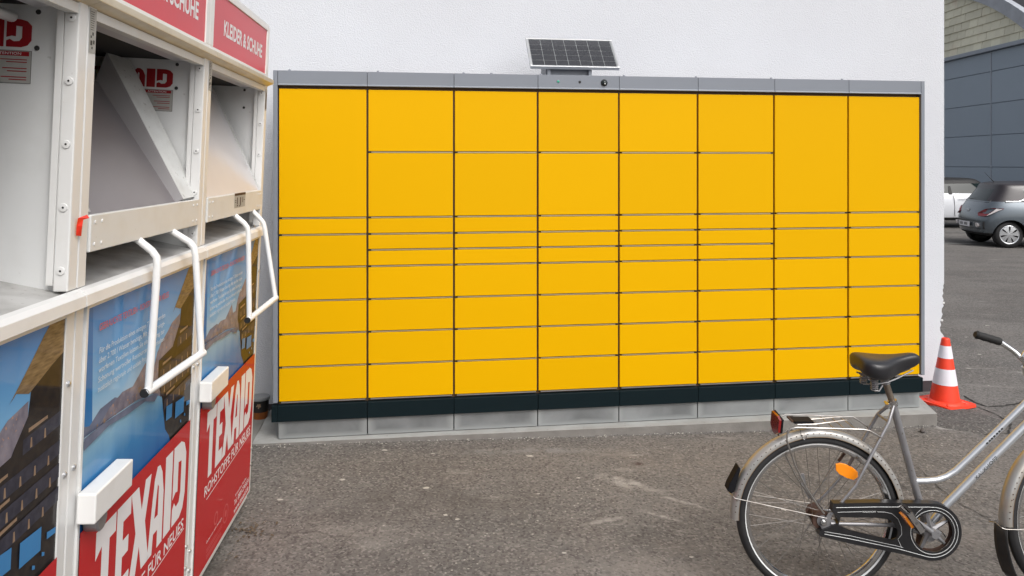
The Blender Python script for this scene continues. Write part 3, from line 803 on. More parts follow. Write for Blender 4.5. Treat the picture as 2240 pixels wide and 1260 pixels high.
    for q, t in ((-.105, 2.012), (-.105, 1.925), (-.285, 2.0), (-.285, 1.93)): mb.lathe([(0, -.0255), (.005, -.0255), (.0065, -.0225)], (q, 0, t), 'y', 10)
    P(mb, 'wall_screws', smooth=True, kind='stuff')
    # data label on the near upper post
    mb = MB().use('label_grey'); mb.prism([(-UW + .006, 1.925), (-UW + .040, 1.925), (-UW + .040, 2.035), (-UW + .006, 2.035)], FT, .0012, None)
    mb.use('ink')
    for i in range(9): mb.prism([(-UW + .010, 2.026 - .0055 * i), (-UW + .010 + random.uniform(.012, .024), 2.026 - .0055 * i), (-UW + .030, 2.0275 - .0055 * i), (-UW + .010, 2.0275 - .0055 * i)], FT, .0015, None)
    for a, b, w, h_ in ((.020, 1.969, .008, .008), (.012, 1.962, .006, .006), (.012, 1.944, .010, .012), (.026, 1.948, .008, .010), (.018, 1.935, .007, .006)):
        mb.prism([(-UW + a, b), (-UW + a + w, b), (-UW + a + w, b + h_), (-UW + a, b + h_)], FT, .0015, None)
    P(mb, 'data_label')
    # poster and its frame
    a0, a1, b0, b1 = -.897, -.033 - .02, .045, 1.297
    mb = MB().use('white_frame')
    mb.box(-.0115, .0045, a0 - .012, a0, b0 - .01, b1 - .0); mb.box(-.0115, .0045, a1, a1 + .006, b0 - .01, b1)
    mb.box(-.0115, .0045, a0 + .0001, a1 - .0001, b1 - .012, b1); mb.box(-.0115, .0045, a0 + .0001, a1 - .0001, b0 - .012, b0)
    P(mb, 'poster_frame', bevel=.0008)
    b1 -= .012
    mb = MB(); ly = [0]
    def poly(m, pts):
        ly[0] += 1
        mb.use(m); mb.prism([(-s, t) for s, t in pts], FT, .0004 + ly[0] * .00009, None)
    RED = .717; sl_, sr_ = -a0, -a1
    poly('print_sky', [(sl_, .9), (sr_, .9), (sr_, b1), (sl_, b1)])
    poly('print_band', [(sl_, .955), (sl_ - .055, .955), (sl_ - .030, b1), (sl_, b1)])
    poly('print_lake', [(sl_, .70), (sr_, .70), (sr_, .945), (sl_, .945)])
    poly('print_hill', [(sl_, .955), (sl_, .985), (.86, .975), (.80, 1.0), (.71, 1.003), (.66, .985), (.6, .96), (.45, .945), (.7, .952)])
    poly('print_mountain', [(.80, .958), (.74, .985), (.66, 1.003), (.587, .997), (.54, 1.02), (.495, 1.043), (.47, 1.0), (.43, 1.0), (.40, 1.05), (.37, 1.073), (.31, 1.10), (.279, 1.118), (.20, 1.135), (.20, .88), (.33, .885), (.42, .925), (.55, .945), (.70, .952)])
    poly('print_wood', [(.385, 1.02), (.385, .95), (.34, .885), (.30, .77), (.26, .735), (.24, .70), (sr_, .70), (sr_, 1.25), (.19, 1.17), (.20, 1.10), (.248, 1.05), (.26, 1.035)])
    poly('print_thatch', [(.275, 1.150), (.20, 1.215), (.15, 1.262), (.122, b1), (sr_, b1), (sr_, 1.205), (.10, 1.19), (.20, 1.150), (.25, 1.165)])
    for i, (t, w0) in enumerate(((1.055, .215), (.985, .37), (.93, .36), (.875, .33))):
        poly('print_balcony', [(w0, t), (sr_, t + .012), (sr_, t - .022), (w0, t - .034)])
        poly('print_lit', [(w0 - .02, t + .018), (w0 - .10, t + .021), (w0 - .10, t + .014), (w0 - .02, t + .009)])
        for j in range(5):
            s = w0 - .03 - j * .058
            if s > .07: poly('print_lit', [(s, t - .006), (s - .005, t - .006), (s - .008, t - .028), (s + .001, t - .028)])
    for s, t, w, h_ in ((.302, .846, .055, .052), (.214, .832, .088, .060), (.10, .80, .04, .02), (.16, .755, .012, .014), (.12, .765, .012, .014)):
        poly('print_blue', [(s, t), (s - w, t - .006), (s - w, t - h_), (s, t - h_ + .004)])
    for j in range(26):
        s = random.uniform(.42, .86); t = .950 + random.uniform(0, .018) + (.05 * random.random() if s < .56 else 0); w = random.uniform(.004, .009)
        poly('print_lit', [(s, t), (s - w, t), (s - w, t + w * .8), (s, t + w * .9)])
    poly('print_hill', [(sl_, .956), (.8, .958), (.6, .947), (.42, .926), (.385, .915), (.42, .900), (.5, .925), (.62, .928), (.75, .940), (sl_, .925)])
    poly('poster_red', [(sl_, b0), (sr_, b0), (sr_, RED + .002), (sl_, RED)])
    ps = P(mb, 'poster', recalc=False)
    mb = MB().use('print_white')
    put_word(mb, -.803, -.085, .402, .672, FT, .0062)
    mb.build('wordmark', ps, recalc=False); mb = MB().use('print_white')
    put_text(mb, 'ROHSTOFFE FÜR NEUES', -.80, -.085, .338, .388, FT, .0062, .012)
    mb.prism([(-.77, .3165), (-.075, .332), (-.075, .3355), (-.77, .320)], FT, .0062, None)
    put_text(mb, 'www.texaid.de', -.33, -.07, .055, .082, FT, .0062, .01)
    put_text(mb, 'Tel. 0800-2345654', -.33, -.07, .092, .118, FT, .0062, .01)
    put_text(mb, 'Kostenlose Hotline', -.315, -.12, .128, .142, FT, .0062)
    put_text(mb, 'Gemeinsam mehr bewegen', -.745, -.53, .126, .140, FT, .0062)
    mb.build('slogan_and_contact', ps, recalc=False); mb = MB().use('print_title')
    put_text(mb, 'GEBRAUCHTE TEXTILIEN - ROHSTOFFE FÜR NEUES', -.838, -.335, 1.215, 1.238, FT, .0062, .01)
    mb.build('headline', ps, recalc=False); mb = MB().use('print_pale')
    for i, tx in enumerate(('Für die Produktion eines einzigen T-Shirts werden', 'über 2.700 l Wasser benötigt. Mit den hier einge-', 'worfenen Textilien leisten Sie einen Beitrag zur', 'Schonung wertvoller Ressourcen und erhalten', 'zusätzlich regionale und soziale Projekte.')):
        put_text(mb, tx, -.832, -.36 - (.10 if i == 4 else 0), 1.150 - .0255 * i, 1.170 - .0255 * i, FT, .0062, .006)
    mb.build('body_text', ps, recalc=False); mb = MB().use('print_faint')
    for t, w in ((.10, .22), (.09, .22), (.075, .20), (.065, .21)):
        mb.prism([(-.74, t), (-.74 + w, t), (-.74 + w, t + .004), (-.74, t + .004)], FT, .0062, None)
    mb.lathe([(.040, .0062), (.034, .0062)], (0, -.47, .125), 'x', 20); mb.lathe([(.015, .0062), (.0, .0062)], (0, -.47, .125), 'x', 12); mb.lathe([(.028, .0062), (.020, .0062)], (0, -.62, .175), 'x', 16)
    mb.build('small_print', ps, recalc=False)
    # door latch box with its round bush
    mb = MB().use('handle_white'); mb.box(.006, .052, -.925, -.695, .752, .828); dh = P(mb, 'latch_box', bevel=.004)
    mb = MB().use('frame_dull'); mb.lathe([(0, .042), (.026, .042), (.030, .038), (.030, .006)], (0, -.855, .735), 'x', 20); mb.build('latch_bush', dh, smooth=True)
    # screws on the lower posts
    mb = MB().use('alu')
    for s, ts in ((.022, (.16, .24, .9, 1.12)), (UW - .024, (.128, .20, .9))):
        for t in ts: mb.lathe([(0, .006), (.005, .0055), (.0075, .003), (.0075, .0)], (0, -s, t), 'x', 10)
    P(mb, 'post_screws', smooth=True, kind='stuff')
    mb = MB().use('black'); 
    for x, y in ((-.95, -.1), (-.95, -UW + .1), (-.1, -.1), (-.1, -UW + .1)): mb.box(x - .03, x + .03, y - .03, y + .03, -.06, .05)
    P(mb, 'foot')
    mb = MB().use('white_frame'); mb.box(-.02, -.002, -UW + .05, -.05, .008, .034); P(mb, 'bottom_rail', bevel=.002)
    return root

c3 = container(0, 'white clothes container farthest from the viewer, beside the yellow parcel locker', 'chute_light', open_tray=False, arms=((.494, .056, 1.372, .076, .985), (.18, .053, 1.366, .118, 1.02)))
mb = MB().use('label_grey'); mb.prism([(-.54, 1.460), (-.36, 1.460), (-.36, 1.524), (-.54, 1.524)], FT, .0046, None)
mb.use('rusty'); mb.prism([(-.54, 1.513), (-.36, 1.513), (-.36, 1.5235), (-.54, 1.5235)], FT, .005, None)
for a, b, w, h_ in ((-.50, 1.475, .012, .030), (-.45, 1.470, .016, .034), (-.41, 1.480, .010, .024), (-.50, 1.466, .02, .006), (-.46, 1.464, .02, .005), (-.53, 1.492, .018, .003), (-.53, 1.484, .018, .003), (-.39, 1.49, .02, .003)):
    mb.prism([(a, b), (a + w, b), (a + w, b + h_), (a, b + h_)], FT, .005, None)
mb.build('warning_sticker', c3)
mb = MB().use('label_grey'); mb.prism([(-.042, 1.915), (-.008, 1.915), (-.008, 2.02), (-.042, 2.02)], FT, .0012, None); mb.use('rusty'); mb.prism([(-.036, 1.92), (-.014, 1.925), (-.016, 1.99), (-.03, 2.01)], FT, .0016, None)
mb.build('peeling_sticker', c3)
c2 = container(1, 'middle white clothes container of the row, with a dark grey panel in its open chute', 'chute_dark', arms=((.583, .054, 1.374, .044, .99), (.303, .074, 1.37, .107, 1.029)))
c1 = container(2, 'white clothes container nearest the viewer, cut off by the left edge of the photo', 'chute_light', chute=False)
mb = MB().use('tape_red')
mb.add([FT(*p) for p in ((-.015 - .009, 1.478, .004), (-.010 + .004, 1.475, .008), (-.012, 1.50, .012), (-.026, 1.502, .005), (-.022, 1.520, .006), (.016, 1.526, .010), (.014, 1.518, .016), (-.004, 1.515, .010))],
       [(0, 1, 2, 3), (3, 2, 7, 4), (4, 7, 6, 5)])
mb.build('tape_scrap', c1)

# ------------------------------------------------------------------ bicycle
RW = .3225
BX, BY = 1.226, 3.01
bike = thing('bicycle', 'old silver step-through bicycle with rusty mudguards, black saddle and rear carrier', 'bicycle', (BX, BY, .2404 - RW), (0, 0, R(-1)))
B = lambda u, v, w=0.: (u, -w, v + RW)          # u forward, v above the axles, w towards the viewer
def bp(name, mb, parent=bike, **kw): return mb.build(name, parent, **kw)
def wheel(u0, name, hubr):
    c = B(u0, 0)
    wr = bpy.data.objects.new(name, None); col.objects.link(wr); wr.parent = bike; wr.location = c
    ty = MB().use('tyre_wall')
    pr = []
    for i in range(12):
        a = 2 * math.pi * i / 12; pr.append((RW - .019 + .019 * math.cos(a), .0195 * math.sin(a)))
    ty.lathe(pr, axis='y', n=72, closed=True)
    o = bp('tyre', ty, wr, smooth=True, angle=80)
    t2 = MB().use('reflex_white')
    for sg in (-1, 1): t2.lathe([(RW - .0335, sg * .0145), (RW - .0300, sg * .0178), (RW - .0285, sg * .0188)], axis='y', n=72)
    bp('reflective_stripe', t2, wr, smooth=True, angle=80)
    tr = MB().use('rubber'); tr.lathe([(RW - .0065, .0145), (RW + .0008, .008), (RW + .0018, 0), (RW + .0008, -.008), (RW - .0065, -.0145)], axis='y', n=72)
    bp('tread', tr, wr, smooth=True, angle=80)
    rm = MB().use('chrome'); rr = RW - .038
    rm.lathe([(rr + .004, -.0125), (rr + .002, -.0135), (rr - .009, -.0115), (rr - .013, -.004), (rr - .014, 0), (rr - .013, .004), (rr - .009, .0115), (rr + .002, .0135), (rr + .004, .0125)], axis='y', n=72)
    bp('rim', rm, wr, smooth=True, angle=50)
    hb = MB().use('rusty' if hubr > .03 else 'chrome')
    hb.lathe([(.006, -.055), (.012, -.048), (hubr, -.036), (hubr, -.031), (hubr * .75, -.028), (hubr * .72, .028), (hubr, .031), (hubr, .036), (.012, .046), (.006, .060), (0, .060)], axis='y', n=24)
    bp('hub', hb, wr, smooth=True)
    sp_ = MB().use('spoke_steel')
    for i in range(36):
        a = 2 * math.pi * i / 36; side = 1 if i % 2 else -1; lead = .95 if (i // 2) % 2 else -.95
        ha = a + lead
        sp_.tube([(hubr * math.cos(ha), side * .033, hubr * math.sin(ha)), ((rr - .012) * math.cos(a), side * .002, (rr - .012) * math.sin(a))], .00105, 4, cap=False)
    bp('spokes', sp_, wr, kind='stuff')
    return wr
FU = 1.035
wheel(0, 'rear_wheel', .034)
fwheel = wheel(FU, 'front_wheel', .017)
def fender(name, u0, a0, a1, rad=.337, n=40):
    mb = MB()
    sec = [(-.026, -.016), (-.0255, -.003), (-.020, .005), (-.010, .0095), (0, .011), (.010, .0095), (.020, .005), (.0255, -.003), (.026, -.016)]
    k = len(sec); v = []
    for i in range(n + 1):
        a = R(a0 + (a1 - a0) * i / n)
        for w, d in sec: v.append(B(u0 + (rad + d) * math.cos(a), (rad + d) * math.sin(a), w))
    inner = []
    for i in range(n + 1):
        a = R(a0 + (a1 - a0) * i / n)
        for w, d in sec: inner.append(B(u0 + (rad + d - .0016) * math.cos(a), (rad + d - .0016) * math.sin(a), w * .965))
    for j in range(k - 1):
        mb.use('fender_metal' if j not in (0, 7) else 'fender_metal')
        mb.add([v[i * k + jj] for i in range(n + 1) for jj in (j, j + 1)], [(2 * i, 2 * i + 1, 2 * i + 3, 2 * i + 2) for i in range(n)])
        mb.use('rusty')
        mb.add([inner[i * k + jj] for i in range(n + 1) for jj in (j, j + 1)], [(2 * i, 2 * i + 2, 2 * i + 3, 2 * i + 1) for i in range(n)])
    o = bp(name, mb, recalc=False)
    bm = bmesh.new(); bm.from_mesh(o.data); bmesh.ops.remove_doubles(bm, verts=bm.verts, dist=.00005); bm.to_mesh(o.data); bm.free()
    o.data.shade_smooth()
    e = MB().use('fender_rim')
    for w in (-.026, .026):
        e.tube([B(u0 + (rad - .016) * math.cos(R(a0 + (a1 - a0) * i / n)), (rad - .016) * math.sin(R(a0 + (a1 - a0) * i / n)), w) for i in range(n + 1)], .0013, 5)
    e.use('rusty')
    m_ = int((a1 - a0) / 4)
    for i in range(m_):
        a = R(a0 + 2 + (a1 - a0 - 4) * i / m_)
        p = B(u0 + (rad - .002) * math.cos(a), (rad - .002) * math.sin(a), .0255); q = B(u0 + (rad - .002) * math.cos(a), (rad - .002) * math.sin(a), .0272)
        e.cyl(p, q, .0022, 6)
    e.build('fender_edge', o, smooth=True, kind='stuff')
    return o
rf = fender('rear_mudguard', 0, 6, 182.5)
ff = fender('front_mudguard', FU, 35, 181.5)
# black rubber flap on the front mudguard
mb = MB().use('rubber')
v = []; f = []
for i in range(7):
    a = R(181.5 + i * 5.3); ra = .350 + .004 * i
    for w in (-.036, -.018, 0, .018, .036): v.append(B(FU + ra * math.cos(a) - .0, ra * math.sin(a), w * (.85 + .04 * i)))
for i in range(6):
    for j in range(4): f.append((i * 5 + j, i * 5 + j + 1, (i + 1) * 5 + j + 1, (i + 1) * 5 + j))
mb.add(v, f)
a = R(181.5 + 6 * 5.3); a2 = R(181.5 + 6.6 * 5.3)
for j in range(11):
    w = -.036 + .0072 * j; ra = .374
    mb.tube([B(FU + ra * math.cos(a), ra * math.sin(a), w), B(FU + ra * math.cos(a2), ra * math.sin(a2), w)], .0018, 5)
fl = mb.build('mud_flap', ff, smooth=True)
so = fl.modifiers.new('thick', 'SOLIDIFY'); so.thickness = .003
# frame
fr = MB().use('frame_dull')
ST0, ST1 = (.298, .457), (.432, -.045)
fr.tube([B(*ST0), B(*ST1)], .0145, 14)
fr.tube([B(.4315, -.066, -.036), B(.4315, -.066, .036)], .021, 16)
fr.use('frame_silver')
fr.tube([B(.388, .139), B(.430, .139), B(.476, .144), B(.513, .157), B(.549, .180), B(.60, .229), B(.70, .327), B(.82, .447), B(.862, .489)], .0125, 14)
fr.tube([B(.445, -.045), B(.512, .045), B(.811, .350), B(.872, .412)], .0155, 14)
fr.tube([B(.829, .600), B(.883, .392)], .018, 16)
fr.use('frame_dull')
for s in (1, -1):
    fr.tube([B(.300, .445, s * .010), B(.285, .425, s * .024), B(.262, .390, s * .046), B(.13, .145, s * .055), B(.03, .03, s * .060)], [.006, .007, .007, .0065, .006], 10)
    fr.tube([B(.028, -.006, s * .060), B(.16, -.012, s * .050), B(.285, -.022, s * .034), B(.41, -.060, s * .022)], [.007, .0085, .0085, .008], 10)
    d = MB().use('frame_dull')
    d.prism([(.045, .045), (.02, .035), (.005, .012), (.012, -.006), (-.012, -.014), (-.008, -.026), (.03, -.030), (.055, -.018), (.045, .005), (.028, .012), (.035, .028)], lambda a_, b_, c_: B(a_, b_, c_), s * .0575, s * .0625)
    bp('dropout', d, bevel=.001)
fr.tube([B(.262, .390, -.046), B(.262, .390, .046)], .005, 8)
frame = bp('frame', fr, smooth=True)
lt = MB().use('ink')
# lettering along the down tube
ax = Vector((.811 - .512, .350 - .045)).normalized(); nrm = Vector((-ax.y, ax.x))
def dtf(a, b, d):
    ang = b / .0158
    p = Vector((.512, .045)) + ax * a + nrm * (.0160 * math.sin(ang)); return B(p.x, p.y, .0160 * math.cos(ang))
put_text(lt, 'KALKHOFF', .155, .275, -.006, .008, dtf, 0, .01)
lt.build('frame_lettering', frame)
lt = MB().use('ink')
ax2 = Vector((.82 - .549, .447 - .18)).normalized(); nr2 = Vector((-ax2.y, ax2.x))
def ttf(a, b, d):
    ang = b / .0128
    p = Vector((.549, .18)) + ax2 * a + nr2 * (.013 * math.sin(ang)); return B(p.x, p.y, .013 * math.cos(ang))
for a_ in (.16, .175, .187, .2, .215, .228, .242):
    lt.add([ttf(a_, -.003, 0), ttf(a_ + .009, -.004, 0), ttf(a_ + .010, .003, 0), ttf(a_ + .001, .004, 0)], [(0, 1, 2, 3)])
lt.build('frame_lettering', frame)
# fork, stem, handlebar
fk = MB().use('chrome')
for s in (1, -1):
    fk.tube([B(.888, .385, s * .012), B(.890, .370, s * .038), B(.905, .30, s * .045), B(.960, .12, s * .047), B(FU, 0, s * .050)], [.011, .011, .010, .0085, .006], 10)
fk.tube([B(.886, .380, -.045), B(.886, .380, .045)], .012, 10)
fork = bp('fork', fk, smooth=True)
hbm = MB().use('chrome_clean')
hbm.tube([B(.829, .600), B(.818, .640), B(.826, .652), B(.88, .640), B(.955, .560)], .0115, 12)
side = [(0, .955, .556), (.06, .958, .552), (.13, .985, .545), (.18, 1.022, .552), (.215, 1.025, .575), (.235, 1.006, .604), (.245, .985, .622), (.255, .950, .648), (.272, .848, .678)]
full = [B(u, v, -w) for w, u, v in reversed(side[1:])] + [B(u, v, w) for w, u, v in side]
hbm.tube(full, .0122, 12)
hbar = bp('handlebar', hbm, smooth=True)
for s in (1, -1):
    g = MB().use('grip_black')
    p0 = Vector(B(.952, .647, s * .2545)); p1 = Vector(B(.845, .680, s * .273))
    pts = [p0.lerp(p1, t) for t in (0, .06, .2, .35, .5, .65, .8, .93, 1)]
    g.tube(pts, [.0165, .018, .0165, .018, .0165, .018, .0165, .0185, .013], 14)
    g.build('grip', hbar, smooth=True)
# saddle and post
sd = MB().use('saddle_black')
secs = [(.153, .052, .588, .628), (.158, .078, .572, .640), (.175, .098, .556, .6445), (.205, .104, .548, .6435), (.240, .094, .543, .642), (.270, .070, .548, .643), (.300, .046, .562, .646), (.335, .033, .578, .650), (.370, .027, .592, .653), (.393, .023, .604, .650), (.405, .012, .615, .638)]
v = []; n = 20
for u, hw, zb, zt in secs:
    for i in range(n):
        a = 2 * math.pi * i / n; ca, sa = math.cos(a), math.sin(a)
        w = hw * (abs(ca) ** .8) * (1 if ca > 0 else -1)
        zc_ = zt - (zt - zb) * .35
        z = zc_ + (zt - zc_) * (abs(sa) ** .75) if sa > 0 else zc_ - (zc_ - zb) * (abs(sa) ** .55) * (.55 + .45 * abs(ca) ** .5 if u < .28 else 1)
        if sa > 0: z -= .006 * (1 - abs(ca)) * (1 if .2 < u < .34 else 0)
        v.append(B(u, z, w))
f = [(i * n + j, i * n + (j + 1) % n, (i + 1) * n + (j + 1) % n, (i + 1) * n + j) for i in range(len(secs) - 1) for j in range(n)]
f += [tuple(range(n)), tuple(range((len(secs) - 1) * n, len(secs) * n))]
sd.add(v, f)
so_ = bp('saddle', sd, smooth=True, angle=60)
ss = so_.modifiers.new('sub', 'SUBSURF'); ss.levels = 1; ss.render_levels = 1
sr = MB().use('frame_dull')
for s in (1, -1):
    sr.tube([B(.375, .585, s * .012), B(.31, .556, s * .020), B(.27, .540, s * .022), B(.225, .535, s * .03), B(.18, .560, s * .055)], .0035, 8)
    hx = []
    for i in range(40):
        a = i * .9; hx.append(B(.205 + .013 * math.cos(a), .515 + .0011 * i, s * .048 + .013 * math.sin(a)))
    sr.tube(hx, .0025, 6)
    sr.tube([B(.245, .530, s * .03), B(.225, .512, s * .045), B(.205, .512, s * .05)], .003, 6)
sr.build('saddle_springs', so_, smooth=True)
pm = MB().use('post_brown'); pm.tube([B(.268, .545), B(.300, .448)], .0125, 14)
pm.use('frame_dull'); pm.tube([B(.2655, .553), B(.273, .528)], .017, 14)
bp('seat_post', pm, smooth=True)
cl = MB().use('chrome'); cl.tube([B(.297, .462), B(.303, .440)], .0175, 16); cl.tube([B(.278, .449, -.016), B(.276, .449, .020)], .006, 8); cl.tube([B(.272, .440, .018), B(.270, .453, .018)], .0095, 10)
bp('seat_clamp', cl, smooth=True)
# carrier
rk = MB().use('stay_steel')
rk.tube([B(.24, .322, -.06), B(.205, .350, -.06), B(.168, .374, -.06), B(-.105, .383, -.06), B(-.128, .372, -.058), B(-.140, .368, -.03)], .0033, 8)
rk.tube([B(.235, .326, .05), B(.205, .346, .06), B(.180, .360, .06), B(.155, .365, .06), B(-.105, .371, .06), B(-.128, .365, .06), B(-.142, .344, .06), B(-.142, .317, .06), B(-.112, .225, .061), B(-.064, .128, .062), B(-.020, .062, .063), B(.002, .035, .064)], .0034, 8)
rk.tube([B(-.128, .365, -.06), B(-.142, .344, -.06), B(-.142, .317, -.06), B(-.112, .225, -.061), B(-.064, .128, -.062), B(.002, .035, -.064)], .0034, 8)
for u in (-.06, -.015, .035, .075, .115): rk.tube([B(u, .373, -.06), B(u + .01, .366, .06)], .0018, 6)
rk.tube([B(-.09, .372, -.02), B(-.02, .376, -.02), B(.10, .386, -.022), B(.115, .384, -.012), B(.13, .372, .02)], .0024, 6)
rk.tube([B(-.09, .372, .03), B(-.02, .374, .03), B(.10, .386, .018), B(.115, .384, .012)], .0024, 6)
rk.use('plastic_black'); rk.box(-.098, -.022, -.02, .04, .371 + RW, .381 + RW)
rk.use('rusty'); rk.box(-.106, -.080, -.012, .05, .374 + RW, .380 + RW)
carrier = bp('rear_carrier', rk, smooth=True)
# red reflector at the end of the carrier
rr_ = MB().use('reflector_red')
rr_.prism([(-.048, .402), (.020, .402), (.048, .395), (.048, .345), (.020, .330), (.0, .326), (-.020, .330), (-.048, .352)], lambda a_, b_, c_: B(c_ + (.40 - b_) * -.10, b_, a_), -.168, -.158)
rr_.use('plastic_black'); rr_.prism([(-.050, .404), (.050, .397), (.050, .343), (.0, .324), (-.050, .350)], lambda a_, b_, c_: B(c_ + (.40 - b_) * -.10, b_, a_), -.1575, -.150)
rr_.build('rear_reflector', carrier, bevel=.0015)
# tail lamp
tl = MB().use('plastic_black')
tl.prism([(-.308, .200), (-.300, .192), (-.326, .098), (-.340, .092), (-.354, .104), (-.346, .128)], lambda a_, b_, c_: B(a_ - .012, b_, c_), -.024, .024)
tlo = bp('tail_lamp', tl, bevel=.003)
tl = MB().use('lamp_clear'); tl.lathe([(0, .026), (.006, .0255), (.007, .024)], B(-.352, .112, 0)[:1] + (0, B(-.352, .112, 0)[2]), 'y', 10); tl.build('lamp_glint', tlo)
st = MB().use('stay_steel')
st.tube([B(-.345, .085, .028), B(-.338, .077, .03), B(.013, .016, .064)], .0016, 6); st.tube([B(-.345, .085, -.028), B(-.338, .077, -.03), B(.013, .016, -.064)], .0016, 6)
st.tube([B(-.345, .085, .028), B(-.352, .088, 0), B(-.345, .085, -.028)], .0016, 6)
bp('mudguard_stay', st, smooth=True)
st = MB().use('stay_steel'); D = FU - 1.075
st.tube([B(.70 + D, -.004, .03), B(.712 + D, -.008, .036), B(.76 + D, -.010, .045), B(FU, -.002, .055)], .0016, 6)
st.tube([B(.70 + D, -.004, .03), B(.700 + D, .004, 0), B(.70 + D, -.004, -.03), B(.76 + D, -.010, -.045), B(FU, -.002, -.055)], .0016, 6)
fstay = bp('mudguard_stay', st, smooth=True)
# the steering is turned a little to the left about the head tube
hd_p = Vector(B(.829, .600)); hd_a = (Vector(B(.829, .600)) - Vector(B(.883, .392))).normalized()
TURN = Matrix.Translation(hd_p) @ Matrix.Rotation(R(12), 4, hd_a) @ Matrix.Translation(-hd_p)
for o in (fwheel, ff, fork, hbar, fstay): o.matrix_basis = TURN @ o.matrix_basis
# orange spoke reflector, lever
orr = MB().use('reflector_orange')
ocx, ocy = .108, .183; oa = R(-27)
def of(a_, b_, c_):
    a_ *= .9; b_ *= .92
    return B(ocx + a_ * math.cos(oa) - b_ * math.sin(oa), ocy + a_ * math.sin(oa) + b_ * math.cos(oa), c_)
orr.prism([(-.056, .006), (-.040, .020), (-.015, .026), (.020, .026), (.046, .020), (.056, .0), (.046, -.020), (.015, -.026), (-.02, -.026), (-.042, -.018)], of, .012, .020)
oo = bp('spoke_reflector', orr, bevel=.002)
pmp = MB().use('rusty'); pmp.tube([B(.150, .256, -.05), B(.105, .196, -.05)], .006, 8); pmp.use('frame_dull'); pmp.tube([B(.105, .196, -.05), B(.0, .05, -.055)], .0025, 6)
bp('far_stay', pmp, smooth=True)
lv = MB().use('frame_dull'); lv.prism([(-.042, .140), (-.030, .140), (-.022, .095), (.0, .045), (-.012, .035), (-.036, .085)], lambda a_, b_, c_: B(a_, b_, c_), -.066, -.062); bp('brake_arm', lv, bevel=.001)
# chain case
RC = (.4205, -.0315)
def arc(cx_, cy_, r_, d0, d1, k=24): return [(cx_ + r_ * math.cos(R(d0 + (d1 - d0) * i / k)), cy_ + r_ * math.sin(R(d0 + (d1 - d0) * i / k))) for i in range(k + 1)]
outer = arc(*RC, .112, 94, -104, 30) + [(.30, -.118), (.10, -.079), (-.014, -.052), (-.022, -.045), (-.018, -.030), (.005, -.022), (.03, -.012), (.055, .004), (.045, .030), (.030, .045), (.035, .078), (.20, .083)]
hole1 = [(.062, .024), (.205, .0235), (.245, .018), (.272, .002), (.287, -.030), (.284, -.052), (.262, -.063), (.10, -.026), (.055, -.008)]
hole2 = arc(*RC, .078, 0, 345, 23)
cc = MB().use('case_black'); PF = lambda a_, b_, c_: B(a_, b_, c_)
cc.prism(outer, PF, .066, .072, [hole1, hole2])
k = len(outer)
cc.add([B(a_, b_, .066) for a_, b_ in outer] + [B(a_, b_, .040) for a_, b_ in outer], [(i, (i + 1) % k, (i + 1) % k + k, i + k) for i in range(k)])
ccase = bp('chain_case', cc, smooth=True, angle=30)
pin = MB().use('reflex_white')
def stripe(pts, r_=.0010, closed=False): pin.tube([B(a_, b_, .0723) for a_, b_ in pts], r_ * .8, 6, closed=closed)
stripe([(.045, .062), (.20, .066), (.41, .067)] + arc(*RC, .098, 92, -103, 34) + [(.29, -.098), (.10, -.060), (.0, -.042)], .0014)
stripe(arc(*RC, .086, 0, 345, 40), .0013, True)
stripe([(.30, -.093), (.285, -.060), (.300, -.040), (.298, -.010), (.285, .020), (.262, .040), (.235, .046), (.205, .047)])
stripe([(.145, .047), (.05, .044)]); stripe([(.38, .062), (.36, .045), (.345, .020)], .0008)
stripe([(.305, -.092), (.28, -.086), (.10, -.048), (.0, -.032)], .0009)
put_text(pin, 'KALKHOFF', .148, .200, .0435, .0505, PF, .0725, .012)
pin.build('case_stripes', ccase)
# chainring, cranks, pedals
cr_ = MB().use('rusty'); cr_.lathe([(.076, .046), (.089, .046), (.089, .049), (.076, .049)], B(*RC)[:1] + (0, B(*RC)[2]), 'y', 40, closed=True)
v0 = cr_.v[:]; cr_.v = [(x, -y, z) for x, y, z in v0]
cr_.use('frame_dull')
for i in range(5):
    a = R(20 + 72 * i); cr_.tube([B(RC[0] + .012 * math.cos(a), RC[1] + .012 * math.sin(a), .05), B(RC[0] + .078 * math.cos(a + .15), RC[1] + .078 * math.sin(a + .15), .048)], [.012, .007], 6)
cr_.tube([B(*RC, -.05), B(*RC, .075)], .012, 12); cr_.use('frame_dull'); cr_.tube([B(*RC, .045), B(*RC, .056)], .030, 18)
cr_.use('rusty'); cr_.tube([B(.416, -.060, -.01), B(.41, -.11, -.01), B(.425, -.145, -.012)], [.012, .014, .004], 8)
bp('chainring', cr_, smooth=True, angle=35)
